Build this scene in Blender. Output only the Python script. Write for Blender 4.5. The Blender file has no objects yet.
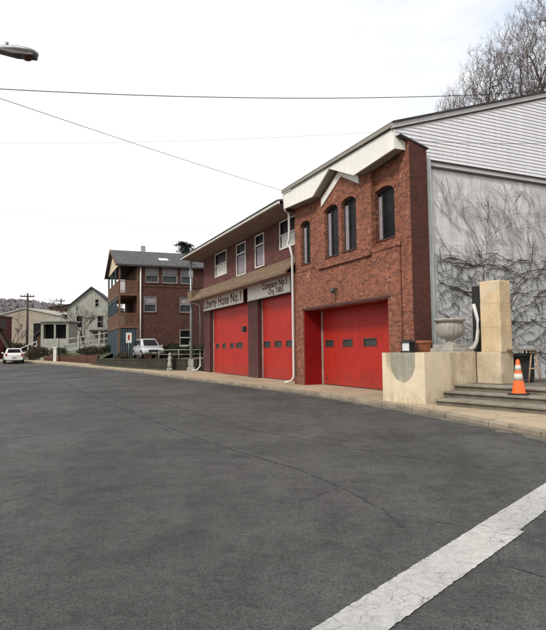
import bpy, math, random
from mathutils import Vector, Matrix
from mathutils.geometry import tessellate_polygon
random.seed(7)
scene = bpy.context.scene
col = scene.collection
R = math.radians

# ------------------------------------------------------------------ helpers
class MB:
    def __init__(s): s.v = []; s.f = []; s.sm = []
    def add(s, vs, fs, smooth=False):
        o = len(s.v); s.v += [tuple(p) for p in vs]
        s.f += [tuple(i + o for i in f) for f in fs]; s.sm += [smooth] * len(fs)
    def box(s, x0, x1, y0, y1, z0, z1):
        s.add([(x0,y0,z0),(x1,y0,z0),(x1,y1,z0),(x0,y1,z0),(x0,y0,z1),(x1,y0,z1),(x1,y1,z1),(x0,y1,z1)],
              [(0,3,2,1),(4,5,6,7),(0,1,5,4),(1,2,6,5),(2,3,7,6),(3,0,4,7)])
        return s
    def bbox(s, x0, x1, y0, y1, z0, z1, b=.01):
        # bevelled box: chamfered vertical + top edges
        def ring(d, z): return [(x0+d,y0,z),(x1-d,y0,z),(x1,y0+d,z),(x1,y1-d,z),(x1-d,y1,z),(x0+d,y1,z),(x0,y1-d,z),(x0,y0+d,z)]
        r0 = ring(b, z0); r1 = ring(b, z1-b)
        r2 = [(min(max(p[0],x0+b),x1-b), min(max(p[1],y0+b),y1-b), z1) for p in r1]
        vs = r0 + r1 + r2
        fs = []
        for k in (0, 8):
            for i in range(8): fs.append((k+i, k+(i+1)%8, k+8+(i+1)%8, k+8+i))
        fs.append(tuple(range(16,24))); fs.append(tuple(range(7,-1,-1)))
        s.add(vs, fs); return s
    def prism(s, outer, holes, a, b, axis='y'):
        # polygon in the plane across `axis`, extruded from a to b
        def P(p, c):
            if axis == 'y': return (p[0], c, p[1])
            if axis == 'x': return (c, p[0], p[1])
            return (p[0], p[1], c)
        loops = [outer] + list(holes)
        flat = [p for l in loops for p in l]
        tri = tessellate_polygon([[Vector((p[0], p[1], 0)) for p in l] for l in loops])
        n = len(flat)
        vs = [P(p, a) for p in flat] + [P(p, b) for p in flat]
        fs = [tuple(t) for t in tri] + [tuple(i+n for i in reversed(t)) for t in tri]
        k = 0
        for l in loops:
            m = len(l)
            for i in range(m): fs.append((k+i, k+(i+1)%m, k+(i+1)%m+n, k+i+n))
            k += m
        s.add(vs, fs); return s
    def tube(s, pts, rad, n=8, cap=True, smooth=True):
        pts = [Vector(p) for p in pts]
        if not isinstance(rad, (list, tuple)): rad = [rad]*len(pts)
        vs = []; fs = []; N = len(pts)
        up = Vector((0,0,1)) if abs((pts[1]-pts[0]).normalized().z) < .9 else Vector((1,0,0))
        for i, p in enumerate(pts):
            d = (pts[min(i+1,N-1)] - pts[max(i-1,0)]).normalized()
            a = d.cross(up)
            if a.length < 1e-4: a = d.orthogonal()
            a.normalize(); b = d.cross(a)
            up = -b if False else up
            for k in range(n):
                t = 2*math.pi*k/n
                vs.append(p + a*math.cos(t)*rad[i] + b*math.sin(t)*rad[i])
        for i in range(N-1):
            for k in range(n):
                fs.append((i*n+k, i*n+(k+1)%n, (i+1)*n+(k+1)%n, (i+1)*n+k))
        if cap: fs.append(tuple(range(n))); fs.append(tuple(range((N-1)*n, N*n))[::-1])
        s.add(vs, fs, smooth); return s
    def lathe(s, prof, c=(0,0,0), n=24, flute=0, fz=(0,0)):
        vs = []; fs = []; N = len(prof)
        for r, z in prof:
            for k in range(n):
                t = 2*math.pi*k/n
                rr = r*(1+flute*math.cos(t*n/4.0)) if fz[0] < z < fz[1] else r
                vs.append((c[0]+rr*math.cos(t), c[1]+rr*math.sin(t), c[2]+z))
        for i in range(N-1):
            for k in range(n): fs.append((i*n+k, i*n+(k+1)%n, (i+1)*n+(k+1)%n, (i+1)*n+k))
        fs.append(tuple(range(n))[::-1]); fs.append(tuple(range((N-1)*n, N*n)))
        s.add(vs, fs, True); return s
    def blob(s, c, r, n=10, jit=.15):
        cx, cy, cz = c; rx, ry, rz = r
        vs = []; fs = []
        for i in range(n//2+1):
            ph = math.pi*i/(n//2)
            for k in range(n):
                t = 2*math.pi*k/n; j = 1+random.uniform(-jit, jit)
                vs.append((cx+rx*j*math.sin(ph)*math.cos(t), cy+ry*j*math.sin(ph)*math.sin(t), cz+rz*j*math.cos(ph)))
        for i in range(n//2):
            for k in range(n): fs.append((i*n+k, i*n+(k+1)%n, (i+1)*n+(k+1)%n, (i+1)*n+k))
        s.add(vs, fs, True); return s
    def build(s, name, m, parent=None, loc=None, rz=0):
        me = bpy.data.meshes.new(name); me.from_pydata(s.v, [], s.f); me.update()
        me.polygons.foreach_set('use_smooth', s.sm)
        me.materials.append(m)
        o = bpy.data.objects.new(name, me); col.objects.link(o)
        if parent: o.parent = parent
        if loc: o.location = loc; o.rotation_euler[2] = rz
        fixn(me)
        return o
def fixn(me):
    import bmesh
    bm = bmesh.new(); bm.from_mesh(me); bmesh.ops.recalc_face_normals(bm, faces=bm.faces); bm.to_mesh(me); bm.free()
def tag(o, label=None, cat=None, group=None, kind=None):
    if label: o['label'] = label
    if cat: o['category'] = cat
    if group: o['group'] = group
    if kind: o['kind'] = kind
    return o
def thing(name, label, cat, loc=(0,0,0), rz=0, group=None):
    o = bpy.data.objects.new(name, None); col.objects.link(o); o.empty_display_size = .2
    o.location = loc; o.rotation_euler[2] = rz
    return tag(o, label, cat, group)
def dup(root, loc, rz, label, group=None):
    def cp(o, par):
        c = o.copy(); col.objects.link(c); c.parent = par
        for ch in o.children: cp(ch, c)
        return c
    kids = list(root.children)
    r = root.copy(); col.objects.link(r); r.location = loc; r.rotation_euler[2] = rz
    for ch in kids: cp(ch, r)
    r['label'] = label
    if group: r['group'] = group
    return r

# ------------------------------------------------------------------ materials
def newmat(name):
    m = bpy.data.materials.new(name); m.use_nodes = True
    nt = m.node_tree; b = nt.nodes['Principled BSDF']
    return m, nt, b
def N(nt, t, **k):
    n = nt.nodes.new(t)
    for a, v in k.items(): setattr(n, a, v)
    return n
def c4(c): return (c[0], c[1], c[2], 1)
def noise(nt, vec, scale, detail=4, rough=.6):
    n = N(nt, 'ShaderNodeTexNoise'); n.inputs['Scale'].default_value = scale
    n.inputs['Detail'].default_value = detail; n.inputs['Roughness'].default_value = rough
    nt.links.new(vec, n.inputs['Vector']); return n.outputs['Fac']
def ramp(nt, fac, stops):
    r = N(nt, 'ShaderNodeValToRGB'); e = r.color_ramp.elements
    while len(e) < len(stops): e.new(.5)
    for i, (p, c) in enumerate(stops): e[i].position = p; e[i].color = c4(c) if len(c) == 3 else c
    nt.links.new(fac, r.inputs[0]); return r.outputs[0]
def g(v): return (v, v, v)
def mix(nt, fac, a, b, mode='MIX'):
    m = N(nt, 'ShaderNodeMix', data_type='RGBA', blend_type=mode)
    for sock, v in ((m.inputs[0], fac), (m.inputs[6], a), (m.inputs[7], b)):
        if isinstance(v, (int, float)): sock.default_value = v
        elif isinstance(v, tuple): sock.default_value = c4(v)
        else: nt.links.new(v, sock)
    return m.outputs[2]
def objco(nt, sc=(1,1,1), rot=(0,0,0)):
    t = N(nt, 'ShaderNodeTexCoord'); mp = N(nt, 'ShaderNodeMapping'); mp.inputs['Scale'].default_value = sc
    mp.inputs['Rotation'].default_value = rot
    nt.links.new(t.outputs['Object'], mp.inputs['Vector']); return mp.outputs['Vector']
def bump(nt, b, h, st=.3, dist=.01):
    n = N(nt, 'ShaderNodeBump'); n.inputs['Strength'].default_value = st; n.inputs['Distance'].default_value = dist
    nt.links.new(h, n.inputs['Height']); nt.links.new(n.outputs[0], b.inputs['Normal'])
def mat(name, c, rough=.7, var=.35, scale=2.0, fine=30, bmp=.2, sc=(1,1,1), metal=0, streak=0, dirt=None, spec=None):
    m, nt, b = newmat(name); v = objco(nt, sc)
    n1 = noise(nt, v, scale, 6); n2 = noise(nt, v, fine, 3)
    lo = tuple(x*(1-var) for x in c); hi = tuple(min(1, x*(1+var*.8)) for x in c)
    cc = ramp(nt, n1, [(.3, lo), (.7, hi)])
    cc = mix(nt, 1, cc, ramp(nt, n2, [(.3, g(1-var*.5)), (.7, g(1+0.0))]), 'MULTIPLY')
    if streak:
        vs = objco(nt, (2.2, 2.2, .18)); s = noise(nt, vs, 3.0, 5)
        cc = mix(nt, 1, cc, ramp(nt, s, [(.35, g(1-streak)), (.62, g(1))]), 'MULTIPLY')
    if dirt:
        d = noise(nt, objco(nt), 1.3, 8, .7)
        cc = mix(nt, ramp(nt, d, [(.5, g(0)), (.68, g(1))]), cc, dirt)
    nt.links.new(cc, b.inputs['Base Color'])
    b.inputs['Roughness'].default_value = rough; b.inputs['Metallic'].default_value = metal
    if spec is not None: b.inputs['Specular IOR Level'].default_value = spec
    if bmp: bump(nt, b, n2, bmp)
    return m
def brick(name, c1, c2, mortar, pale=.0, bw=.22, rh=.075, dark=.55):
    m, nt, b = newmat(name)
    t = N(nt, 'ShaderNodeTexCoord'); sx = N(nt, 'ShaderNodeSeparateXYZ'); nt.links.new(t.outputs['Object'], sx.inputs[0])
    ad = N(nt, 'ShaderNodeMath', operation='ADD'); nt.links.new(sx.outputs[0], ad.inputs[0]); nt.links.new(sx.outputs[1], ad.inputs[1])
    cb = N(nt, 'ShaderNodeCombineXYZ'); nt.links.new(ad.outputs[0], cb.inputs[0]); nt.links.new(sx.outputs[2], cb.inputs[1])
    br = N(nt, 'ShaderNodeTexBrick'); nt.links.new(cb.outputs[0], br.inputs['Vector'])
    br.inputs['Scale'].default_value = 1; br.inputs['Brick Width'].default_value = bw; br.inputs['Row Height'].default_value = rh
    br.inputs['Mortar Size'].default_value = .007; br.inputs['Mortar Smooth'].default_value = .3
    br.inputs['Color1'].default_value = c4(c1); br.inputs['Color2'].default_value = c4(c2); br.inputs['Mortar'].default_value = c4(mortar)
    br.inputs['Bias'].default_value = -.1
    # per-brick random accents: dark burnt bricks and pale salvaged ones
    fl = N(nt, 'ShaderNodeVectorMath', operation='SNAP'); nt.links.new(cb.outputs[0], fl.inputs[0]); fl.inputs[1].default_value = (bw/2, rh, 1)
    wn = N(nt, 'ShaderNodeTexWhiteNoise'); nt.links.new(fl.outputs[0], wn.inputs['Vector'])
    cc = mix(nt, 1, br.outputs['Color'], ramp(nt, wn.outputs['Value'], [(0, g(dark)), (.35, g(.95)), (1, g(1.0))]), 'MULTIPLY')
    big = noise(nt, t.outputs['Object'], .9, 6, .65)
    cc = mix(nt, 1, cc, ramp(nt, big, [(.3, g(.78)), (.65, g(1))]), 'MULTIPLY')
    if pale:
        pn = noise(nt, t.outputs['Object'], 2.6, 5, .7)
        wm = N(nt, 'ShaderNodeMath', operation='MULTIPLY')
        nt.links.new(ramp(nt, wn.outputs['Value'], [(.55, g(0)), (.62, g(1))]), wm.inputs[0])
        nt.links.new(ramp(nt, pn, [(.56, g(0)), (.68, g(1))]), wm.inputs[1])
        m2 = N(nt, 'ShaderNodeMath', operation='MULTIPLY'); nt.links.new(wm.outputs[0], m2.inputs[0]); m2.inputs[1].default_value = pale
        cc = mix(nt, m2.outputs[0], cc, (.55, .38, .3))
    nt.links.new(cc, b.inputs['Base Color']); b.inputs['Roughness'].default_value = .9
    inv = N(nt, 'ShaderNodeMath', operation='SUBTRACT'); inv.inputs[0].default_value = 1; nt.links.new(br.outputs['Fac'], inv.inputs[1])
    bump(nt, b, inv.outputs[0], .6, .012)
    return m
def cracked(name, c, scale, width, cdark, var=.2, rough=.85, speck=True, patch=None, msk=(.5,.62)):
    m, nt, b = newmat(name); v = objco(nt)
    nz = N(nt, 'ShaderNodeTexNoise'); nz.inputs['Scale'].default_value = 3.0; nz.inputs['Detail'].default_value = 6; nt.links.new(v, nz.inputs['Vector'])
    mx = N(nt, 'ShaderNodeVectorMath', operation='SCALE'); nt.links.new(nz.outputs['Color'], mx.inputs[0]); mx.inputs['Scale'].default_value = .35
    ad = N(nt, 'ShaderNodeVectorMath', operation='ADD'); nt.links.new(v, ad.inputs[0]); nt.links.new(mx.outputs[0], ad.inputs[1])
    vo = N(nt, 'ShaderNodeTexVoronoi', feature='DISTANCE_TO_EDGE'); vo.inputs['Scale'].default_value = scale; nt.links.new(ad.outputs[0], vo.inputs['Vector'])
    ck = ramp(nt, vo.outputs['Distance'], [(0, g(1)), (width, g(0))])
    msk = ramp(nt, noise(nt, v, .55, 4), [(msk[0], g(0)), (msk[1], g(1))])
    mm = N(nt, 'ShaderNodeMath', operation='MULTIPLY'); nt.links.new(ck, mm.inputs[0]); nt.links.new(msk, mm.inputs[1])
    n1 = noise(nt, v, .35, 7, .62)
    cc = ramp(nt, n1, [(.3, tuple(x*(1-var) for x in c)), (.7, tuple(x*(1+var) for x in c))])
    if speck:
        n2 = noise(nt, v, 55, 3, .75); n3 = noise(nt, v, 14, 4, .7)
        cc = mix(nt, 1, cc, ramp(nt, n2, [(.32, g(.30 if speck != 2 else .8)), (.5, g(.9)), (.68, g(1.0))]), 'MULTIPLY')
        cc = mix(nt, 1, cc, ramp(nt, n3, [(.3, g(.75)), (.6, g(1))]), 'MULTIPLY')
        vs = N(nt, 'ShaderNodeTexVoronoi'); vs.inputs['Scale'].default_value = 48; nt.links.new(v, vs.inputs['Vector'])
        cc = mix(nt, ramp(nt, vs.outputs['Distance'], [(.10, g(.65)), (.26, g(0))]), cc, (.26, .25, .23)) if speck != 2 else cc
        bump(nt, b, n2, .5, .01)
        st = noise(nt, objco(nt, (1.0, .12, 1), (0, 0, R(-28))), .8, 5)
        cc = mix(nt, 1, cc, ramp(nt, st, [(.35, g(.78)), (.6, g(1))]), 'MULTIPLY')
        if speck != 2:
            cc = mix(nt, 1, cc, ramp(nt, noise(nt, v, .22, 5, .6), [(.36, (.74,.74,.72)), (.5, (1,1,.98)), (.62, (1.12,1.1,1.1))]), 'MULTIPLY')
            cc = mix(nt, 1, cc, ramp(nt, noise(nt, v, 2.6, 7, .75), [(.36, g(.72)), (.56, g(1.05))]), 'MULTIPLY')
            cc = mix(nt, ramp(nt, noise(nt, v, .8, 9, .8), [(.60, g(0)), (.70, g(.55))]), cc, (.045,.042,.04))
    cc = mix(nt, mm.outputs[0], cc, cdark)
    if patch:
        pp = ramp(nt, noise(nt, v, 9, 8, .75), [(.60, g(0)), (.68, g(1))])
        cc = mix(nt, pp, cc, patch)
    nt.links.new(cc, b.inputs['Base Color']); b.inputs['Roughness'].default_value = rough
    b.inputs['Specular IOR Level'].default_value = .3
    return m
def glass(name, c=(.02,.022,.025), rough=.08, sp=.1):
    m, nt, b = newmat(name); v = objco(nt)
    cc = ramp(nt, noise(nt, v, 1.5, 3), [(.35, c), (.7, tuple(min(1, x*2.2+.01) for x in c))])
    nt.links.new(cc, b.inputs['Base Color']); b.inputs['Roughness'].default_value = rough
    b.inputs['Specular IOR Level'].default_value = sp
    return m

M = {}
M['brick'] = brick('red_brick', (.36,.118,.062), (.18,.054,.033), (.27,.16,.115), pale=.6)
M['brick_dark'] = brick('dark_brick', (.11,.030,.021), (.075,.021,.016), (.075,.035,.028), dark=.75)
M['brick_apt'] = brick('apartment_brick', (.12,.036,.028), (.07,.023,.019), (.11,.07,.055), pale=.2)
M['brick_upper'] = brick('upper_brick', (.17,.052,.04), (.105,.034,.028), (.12,.07,.06), pale=.15)
M['brick_low'] = brick('low_wall_brick', (.13,.045,.025), (.07,.028,.018), (.1,.07,.05), dark=.5)
M['red'] = mat('red_paint', (.45,.027,.017), .5, .12, 1.2, 18, .04, streak=.12, spec=.25)
def grime(m, z0, z1, colr):
    nt = m.node_tree; b = nt.nodes['Principled BSDF']; src = b.inputs['Base Color'].links[0].from_socket
    t = N(nt, 'ShaderNodeTexCoord'); sx = N(nt, 'ShaderNodeSeparateXYZ'); nt.links.new(t.outputs['Object'], sx.inputs[0])
    mr = N(nt, 'ShaderNodeMapRange'); mr.inputs[1].default_value = z0; mr.inputs[2].default_value = z1; mr.inputs[3].default_value = 1; mr.inputs[4].default_value = 0
    nt.links.new(sx.outputs[2], mr.inputs[0])
    n = noise(nt, objco(nt, (2.5,2.5,1)), 3, 7, .7)
    mm = N(nt, 'ShaderNodeMath', operation='MULTIPLY'); nt.links.new(mr.outputs[0], mm.inputs[0]); nt.links.new(ramp(nt, n, [(.35, g(0)), (.7, g(.8))]), mm.inputs[1])
    nt.links.new(mix(nt, mm.outputs[0], src, colr), b.inputs['Base Color'])
grime(M['red'], 0, .9, (.16,.05,.035))
M['red_seam'] = mat('red_seam_paint', (.33,.018,.012), .5, .12, 1.2, 18, .04)
M['red_dark'] = mat('red_jamb_paint', (.24,.008,.008), .6, .2, 1.5, 20, .05, spec=.2)
M['maroon'] = mat('maroon_board', (.085,.024,.022), .75, .25, 2, 30, .1, streak=.2)
M['maroon_side'] = mat('maroon_siding', (.15,.047,.036), .75, .25, 2, 30, .1, streak=.2)
M['signwhite'] = mat('sign_paint', (1,.98,.92), .6, .02, 2, 25, .03, streak=.06)
M['white'] = mat('white_paint', (.72,.70,.65), .6, .12, 2, 25, .05, streak=.12)
M['fascia'] = mat('fascia_paint', (.88,.865,.80), .6, .05, 2, 25, .05, streak=.08)
M['offwhite'] = mat('weathered_white', (.42,.41,.37), .8, .3, 3, 25, .1, streak=.2)
M['soffit'] = mat('soffit_board', (.30,.20,.17), .8, .25, 2, 20, .05, streak=.1)
M['soffit_grey'] = mat('grey_soffit', (.30,.28,.24), .8, .15, 2, 20, .05)
M['tan_shingle'] = mat('tan_shingle', (.19,.13,.078), .9, .35, 3, 12, .3)
M['shingle'] = mat('grey_shingle', (.085,.088,.09), .95, .35, 2.5, 10, .3)
M['shingle_dark'] = mat('dark_shingle', (.05,.05,.052), .95, .35, 2.5, 10, .3)
M['stone'] = mat('limestone', (.74,.63,.45), .85, .13, 2.6, 16, .25, streak=.07, dirt=(.60,.49,.34))
M['stone2'] = mat('stained_limestone', (.62,.52,.37), .85, .2, 2.2, 16, .3, streak=.12, dirt=(.42,.33,.22))
M['stone3'] = mat('tan_limestone', (.66,.50,.31), .85, .2, 2.0, 16, .25, streak=.1, dirt=(.62,.54,.42))
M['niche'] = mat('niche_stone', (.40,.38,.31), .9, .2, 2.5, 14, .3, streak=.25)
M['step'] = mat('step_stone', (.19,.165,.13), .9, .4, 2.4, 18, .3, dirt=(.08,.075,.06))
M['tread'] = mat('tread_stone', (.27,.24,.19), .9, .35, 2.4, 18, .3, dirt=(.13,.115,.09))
M['urn'] = mat('urn_stone', (.40,.37,.33), .85, .25, 4, 25, .2, streak=.2)
M['siding'] = mat('grey_white_siding', (.82,.83,.87), .6, .04, 1, 20, .03, streak=.08)
M['trimgrey'] = mat('grey_trim', (.58,.57,.59), .7, .12, 1.5, 20, .05)
M['darktrim'] = mat('dark_trim', (.045,.042,.042), .7, .2, 3, 20, .05)
M['concrete'] = cracked('concrete_pavement', (.40,.32,.22), .7, .012, (.16,.12,.08), .2, .9, False, None, (.45,.6))
M['kerb'] = mat('kerb_concrete', (.30,.25,.185), .9, .35, 1.2, 14, .3, dirt=(.15,.13,.1))
M['asphalt'] = cracked('asphalt', (.098,.096,.095), .75, .016, (.03,.029,.028), .2, .85, True, None, (.56,.62))
M['seam'] = mat('crack_dark', (.038,.037,.036), .95, .35, 3, 20, 0)  # dark colour of the road cracks
M['seam2'] = mat('joint_dark', (.10,.085,.065), .95, .35, 3, 20, 0)  # dark colour of the joints between kerb stones
M['paint'] = cracked('road_paint', (.56,.555,.53), 6.5, .022, (.10,.097,.093), .12, .8, 2, (.26,.255,.245), (.40,.48))
M['glass'] = glass('window_glass', (.007,.007,.008), .35)
M['glass_pale'] = glass('curtained_glass', (.30,.29,.28), .2)
M['doorglass'] = mat('dusty_glass', (.045,.045,.043), .45, .3, 6, 20, 0)
M['glass_blue'] = glass('sky_glass', (.035,.04,.045), .15)
M['black'] = mat('black_rubber', (.02,.02,.02), .8, .3, 5, 30, .05)
M['darkmetal'] = mat('dark_metal', (.05,.048,.045), .5, .3, 5, 30, .05)
M['metal'] = mat('galvanised_metal', (.32,.34,.34), .45, .2, 4, 30, .05, metal=.5)
M['pipe'] = mat('white_pipe', (.66,.64,.62), .5, .12, 3, 25, .03, streak=.15)
M['bluepipe'] = mat('corner_board', (.58,.64,.63), .6, .12, 3, 25, .03, streak=.3)
M['cone'] = mat('orange_plastic', (.85,.13,.018), .45, .08, 4, 30, .03)
M['reflect'] = mat('reflective_band', (.62,.58,.5), .4, .15, 4, 30, 0)
M['terra'] = mat('terracotta', (.27,.095,.05), .9, .25, 6, 25, .1)
M['wood'] = mat('brown_wood', (.17,.085,.05), .85, .3, 3, 20, .1)
M['wood2'] = mat('pale_wood', (.42,.29,.20), .85, .25, 3, 20, .1)
M['greywire'] = mat('grey_wire', (.55,.55,.55), .6, .1, 3, 20, 0)
M['ply'] = mat('plywood', (.24,.19,.15), .85, .3, 3, 20, .1)
M['bark'] = mat('bark', (.075,.058,.05), .95, .4, 4, 20, .3)
M['twig'] = mat('hazy_twig_bark', (.17,.135,.125), .95, .4, 2, 20, 0)  # twig brown lightened: distance haze is put into the colour
M['vine'] = mat('vine_bark', (.06,.052,.047), .95, .4, 4, 20, 0)
M['vine_pale'] = mat('pale_vine_bark', (.33,.305,.285), .95, .3, 4, 20, 0)
M['grass'] = mat('dry_grass', (.060,.066,.025), .95, .5, 1.2, 20, .4, dirt=(.10,.08,.045))
M['earth'] = mat('earth', (.12,.10,.07), .95, .4, .3, 10, .3)
M['hedge'] = mat('hedge_leaf', (.022,.04,.015), .9, .6, 5, 20, .2)
M['bush'] = mat('brown_bush_leaf', (.06,.05,.025), .9, .6, 5, 20, .2)
M['pine'] = mat('pine_needles', (.018,.03,.018), .95, .4, 3, 20, 0)
M['cream'] = mat('cream_siding', (.62,.52,.36), .8, .1, 2, 20, .05)
M['teal'] = mat('teal_lattice', (.055,.085,.10), .7, .3, 3, 20, .05)
M['housewhite'] = mat('white_clapboard', (.40,.41,.35), .8, .2, 2, 3, .05, streak=.2)
M['beige'] = mat('beige_stucco', (.36,.31,.25), .9, .2, .6, 8, .1, streak=.2)
M['dkred'] = mat('dark_red_siding', (.12,.02,.02), .8, .2, 2, 20, .05)
M['silver'] = mat('silver_car_paint', (.55,.56,.57), .3, .05, 1, 10, 0, metal=.4)
M['carwhite'] = mat('white_car_paint', (.74,.74,.73), .3, .04, 1, 10, 0)
M['headlamp'] = mat('clear_lamp', (.7,.7,.68), .2, .05, 3, 10, 0)
M['taillamp'] = mat('red_lamp', (.35,.02,.015), .3, .05, 3, 10, 0)
M['polewood'] = mat('pole_wood', (.07,.055,.045), .95, .3, 3, 20, .2)
M['curtain'] = mat('curtain', (.30,.27,.30), .9, .2, 5, 20, 0)
M['maroonglass'] = glass('painted_glass', (.05,.03,.04), .2)

for k in ('brick','brick_dark','maroon'): grime(M[k], -.1, .8, (.09,.06,.045))
grime(M['stone'], 0, .5, (.30,.24,.16)); grime(M['offwhite'], 0, .3, (.2,.18,.15))
# stucco wall, block courses + rain stains
def stucco(name, c, dk, lines=.05):
    m, nt, b = newmat(name); v = objco(nt)
    n1 = noise(nt, v, .8, 8, .7); n2 = noise(nt, objco(nt, (1, 1, 2.2)), 6, 6, .75)
    cc = ramp(nt, n1, [(.3, tuple(x*.72 for x in c)), (.68, tuple(min(1, x*1.12) for x in c))])
    cc = mix(nt, ramp(nt, n2, [(.48, g(0)), (.66, g(1))]), cc, dk)
    t = N(nt, 'ShaderNodeTexCoord'); sx = N(nt, 'ShaderNodeSeparateXYZ'); nt.links.new(t.outputs['Object'], sx.inputs[0])
    cb = N(nt, 'ShaderNodeCombineXYZ'); nt.links.new(sx.outputs[1], cb.inputs[0]); nt.links.new(sx.outputs[2], cb.inputs[1])
    br = N(nt, 'ShaderNodeTexBrick'); nt.links.new(cb.outputs[0], br.inputs['Vector']); br.inputs['Scale'].default_value = 1
    br.inputs['Brick Width'].default_value = .42; br.inputs['Row Height'].default_value = .2; br.inputs['Mortar Size'].default_value = .012
    br.inputs['Color1'].default_value = c4(g(1)); br.inputs['Color2'].default_value = c4(g(.9)); br.inputs['Mortar'].default_value = c4(g(1-lines*2.4))
    cc = mix(nt, 1, cc, br.outputs['Color'], 'MULTIPLY')
    st = noise(nt, objco(nt, (2, 2, .2)), 2.2, 5)
    cc = mix(nt, 1, cc, ramp(nt, st, [(.35, g(.78)), (.6, g(1))]), 'MULTIPLY')
    nt.links.new(cc, b.inputs['Base Color']); b.inputs['Roughness'].default_value = .92
    bump(nt, b, n2, .15, .01); return m
M['stucco'] = stucco('pale_grey_block', (.80,.80,.81), (.62,.62,.62))
M['stucco_low'] = stucco('grey_block', (.68,.69,.70), (.44,.44,.44))
def hillmat(name, a, b2):
    m, nt, b = newmat(name); v = objco(nt, (1,1,.25))
    cc = ramp(nt, noise(nt, v, .12, 8, .7), [(.35, a), (.65, b2)])
    nt.links.new(cc, b.inputs['Base Color']); b.inputs['Roughness'].default_value = 1; b.inputs['Specular IOR Level'].default_value = 0
    return m
M['hill'] = hillmat('far_wood', (.19,.178,.185), (.25,.235,.235))  # pale grey: haze over the far ridge is mixed into the colour
M['hill_near'] = hillmat('near_slope', (.14,.11,.085), (.22,.18,.15))

# ------------------------------------------------------------------ frames
BO = (1.33, 24.7); BA = R(-65.7)            # fire station frame: x runs to the right along the front, y into the building
ub = (math.cos(BA), math.sin(BA)); vb = (-math.sin(BA), math.cos(BA))
def BW(x, y, z=0): return (BO[0]+ub[0]*x+vb[0]*y, BO[1]+ub[1]*x+vb[1]*y, z)
MO = (4.18, 15.57); MA = R(-55)             # stone stair frame
def MW(x, y, z=0): return (MO[0]+math.cos(MA)*x-math.sin(MA)*y, MO[1]+math.sin(MA)*x+math.cos(MA)*y, z)
def G(y):
    t = max(0, y-36); return min(1.3, .03*t*min(1, t/8))

# ------------------------------------------------------------------ setting: road, pavement, terrain
curb = [(8.0,-25),(7.2,-12),(6.6,-2),(6.0,4),(5.5,7.5),(5.0,10.2),(4.65,11.6),(4.1,13.4),(3.4,15.7),(2.45,18),(1.0,21.5),(-1.1,25.6),(-3.9,31),(-8.8,40),(-13.8,45.6),(-25,57.5),(-38,66),(-60,78),(-95,92)]
left = [(-6,-25),(-6,-12),(-6,-2),(-6,4),(-7.2,7.5),(-8.5,10.2),(-9.2,11.6),(-10.0,13.4),(-11.3,15.7),(-12.5,18),(-14.5,21.5),(-17,25.6),(-20,31),(-25.5,39),(-30,44),(-37,50),(-47,56),(-66,66),(-100,79)]
def resample(pl, k=4):
    out = []
    for i in range(len(pl)-1):
        p0 = pl[max(i-1,0)]; p1 = pl[i]; p2 = pl[i+1]; p3 = pl[min(i+2,len(pl)-1)]
        for j in range(k):
            t = j/k
            out.append(tuple(.5*((2*p1[a])+(-p0[a]+p2[a])*t+(2*p0[a]-5*p1[a]+4*p2[a]-p3[a])*t*t+(-p0[a]+3*p1[a]-3*p2[a]+p3[a])*t**3) for a in (0,1)))
    out.append(pl[-1]); return out
C = resample(curb); L = resample(left)
def loft(A, B, n, za, zb, name, m, jit=0):
    mb = MB(); vs = []; fs = []
    for a, b in zip(A, B):
        for k in range(n+1):
            t = k/n; x = a[0]+(b[0]-a[0])*t; y = a[1]+(b[1]-a[1])*t
            vs.append((x, y, G(y)+za+(zb-za)*t))
    for i in range(len(A)-1):
        for k in range(n): fs.append((i*(n+1)+k, (i+1)*(n+1)+k, (i+1)*(n+1)+k+1, i*(n+1)+k+1))
    mb.add(vs, fs, True)
    return tag(mb.build(name, m), kind='structure')
loft(C, L, 16, -.12, -.12, 'road', M['asphalt'])
def offs(pl, d):
    out = []
    for i, p in enumerate(pl):
        a = pl[max(i-1,0)]; b = pl[min(i+1,len(pl)-1)]
        t = Vector((b[0]-a[0], b[1]-a[1])).normalized(); out.append((p[0]+t.y*d, p[1]-t.x*d))
    return out
# kerb: worn stone, 15 cm wide
def kerb(line, side, name):
    inn = offs(line, .17*side); e = offs(line, .02*side)
    mb = MB(); vs = []; fs = []
    for i, p in enumerate(line):
        j = random.uniform(-.008, .008)
        for q, z in ((p, -.17), (p, -.03+j), (e[i], .004+j), (inn[i], .006)):
            vs.append((q[0], q[1], G(q[1])+z))
    for i in range(len(line)-1):
        for k in range(3): fs.append((i*4+k, (i+1)*4+k, (i+1)*4+k+1, i*4+k+1))
    mb.add(vs, fs); return tag(mb.build(name, M['kerb']), kind='structure')
kerb(C, 1, 'kerb'); kerb(L, -1, 'far_kerb')
inner = [(16,-25),(15,-12),(14.5,-2),(13.5,4),(12.4,7.5),(10.9,11),(10.2,12.5),(9.5,13.9),(8.6,16),(7.4,18.6),(5.9,21.9),(3.8,26.5),(1.2,32.2),(-6.0,41.6),(-12.6,47.4),(-24.2,59.5),(-37.2,68),(-59.5,80),(-94,94)]
I = resample(inner)
loft(offs(C, .165), I, 6, .0, .0, 'pavement', M['concrete'])
loft(offs(L, -.165), offs(L, -2.4), 2, 0, 0, 'far_pavement', M['concrete'])

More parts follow.
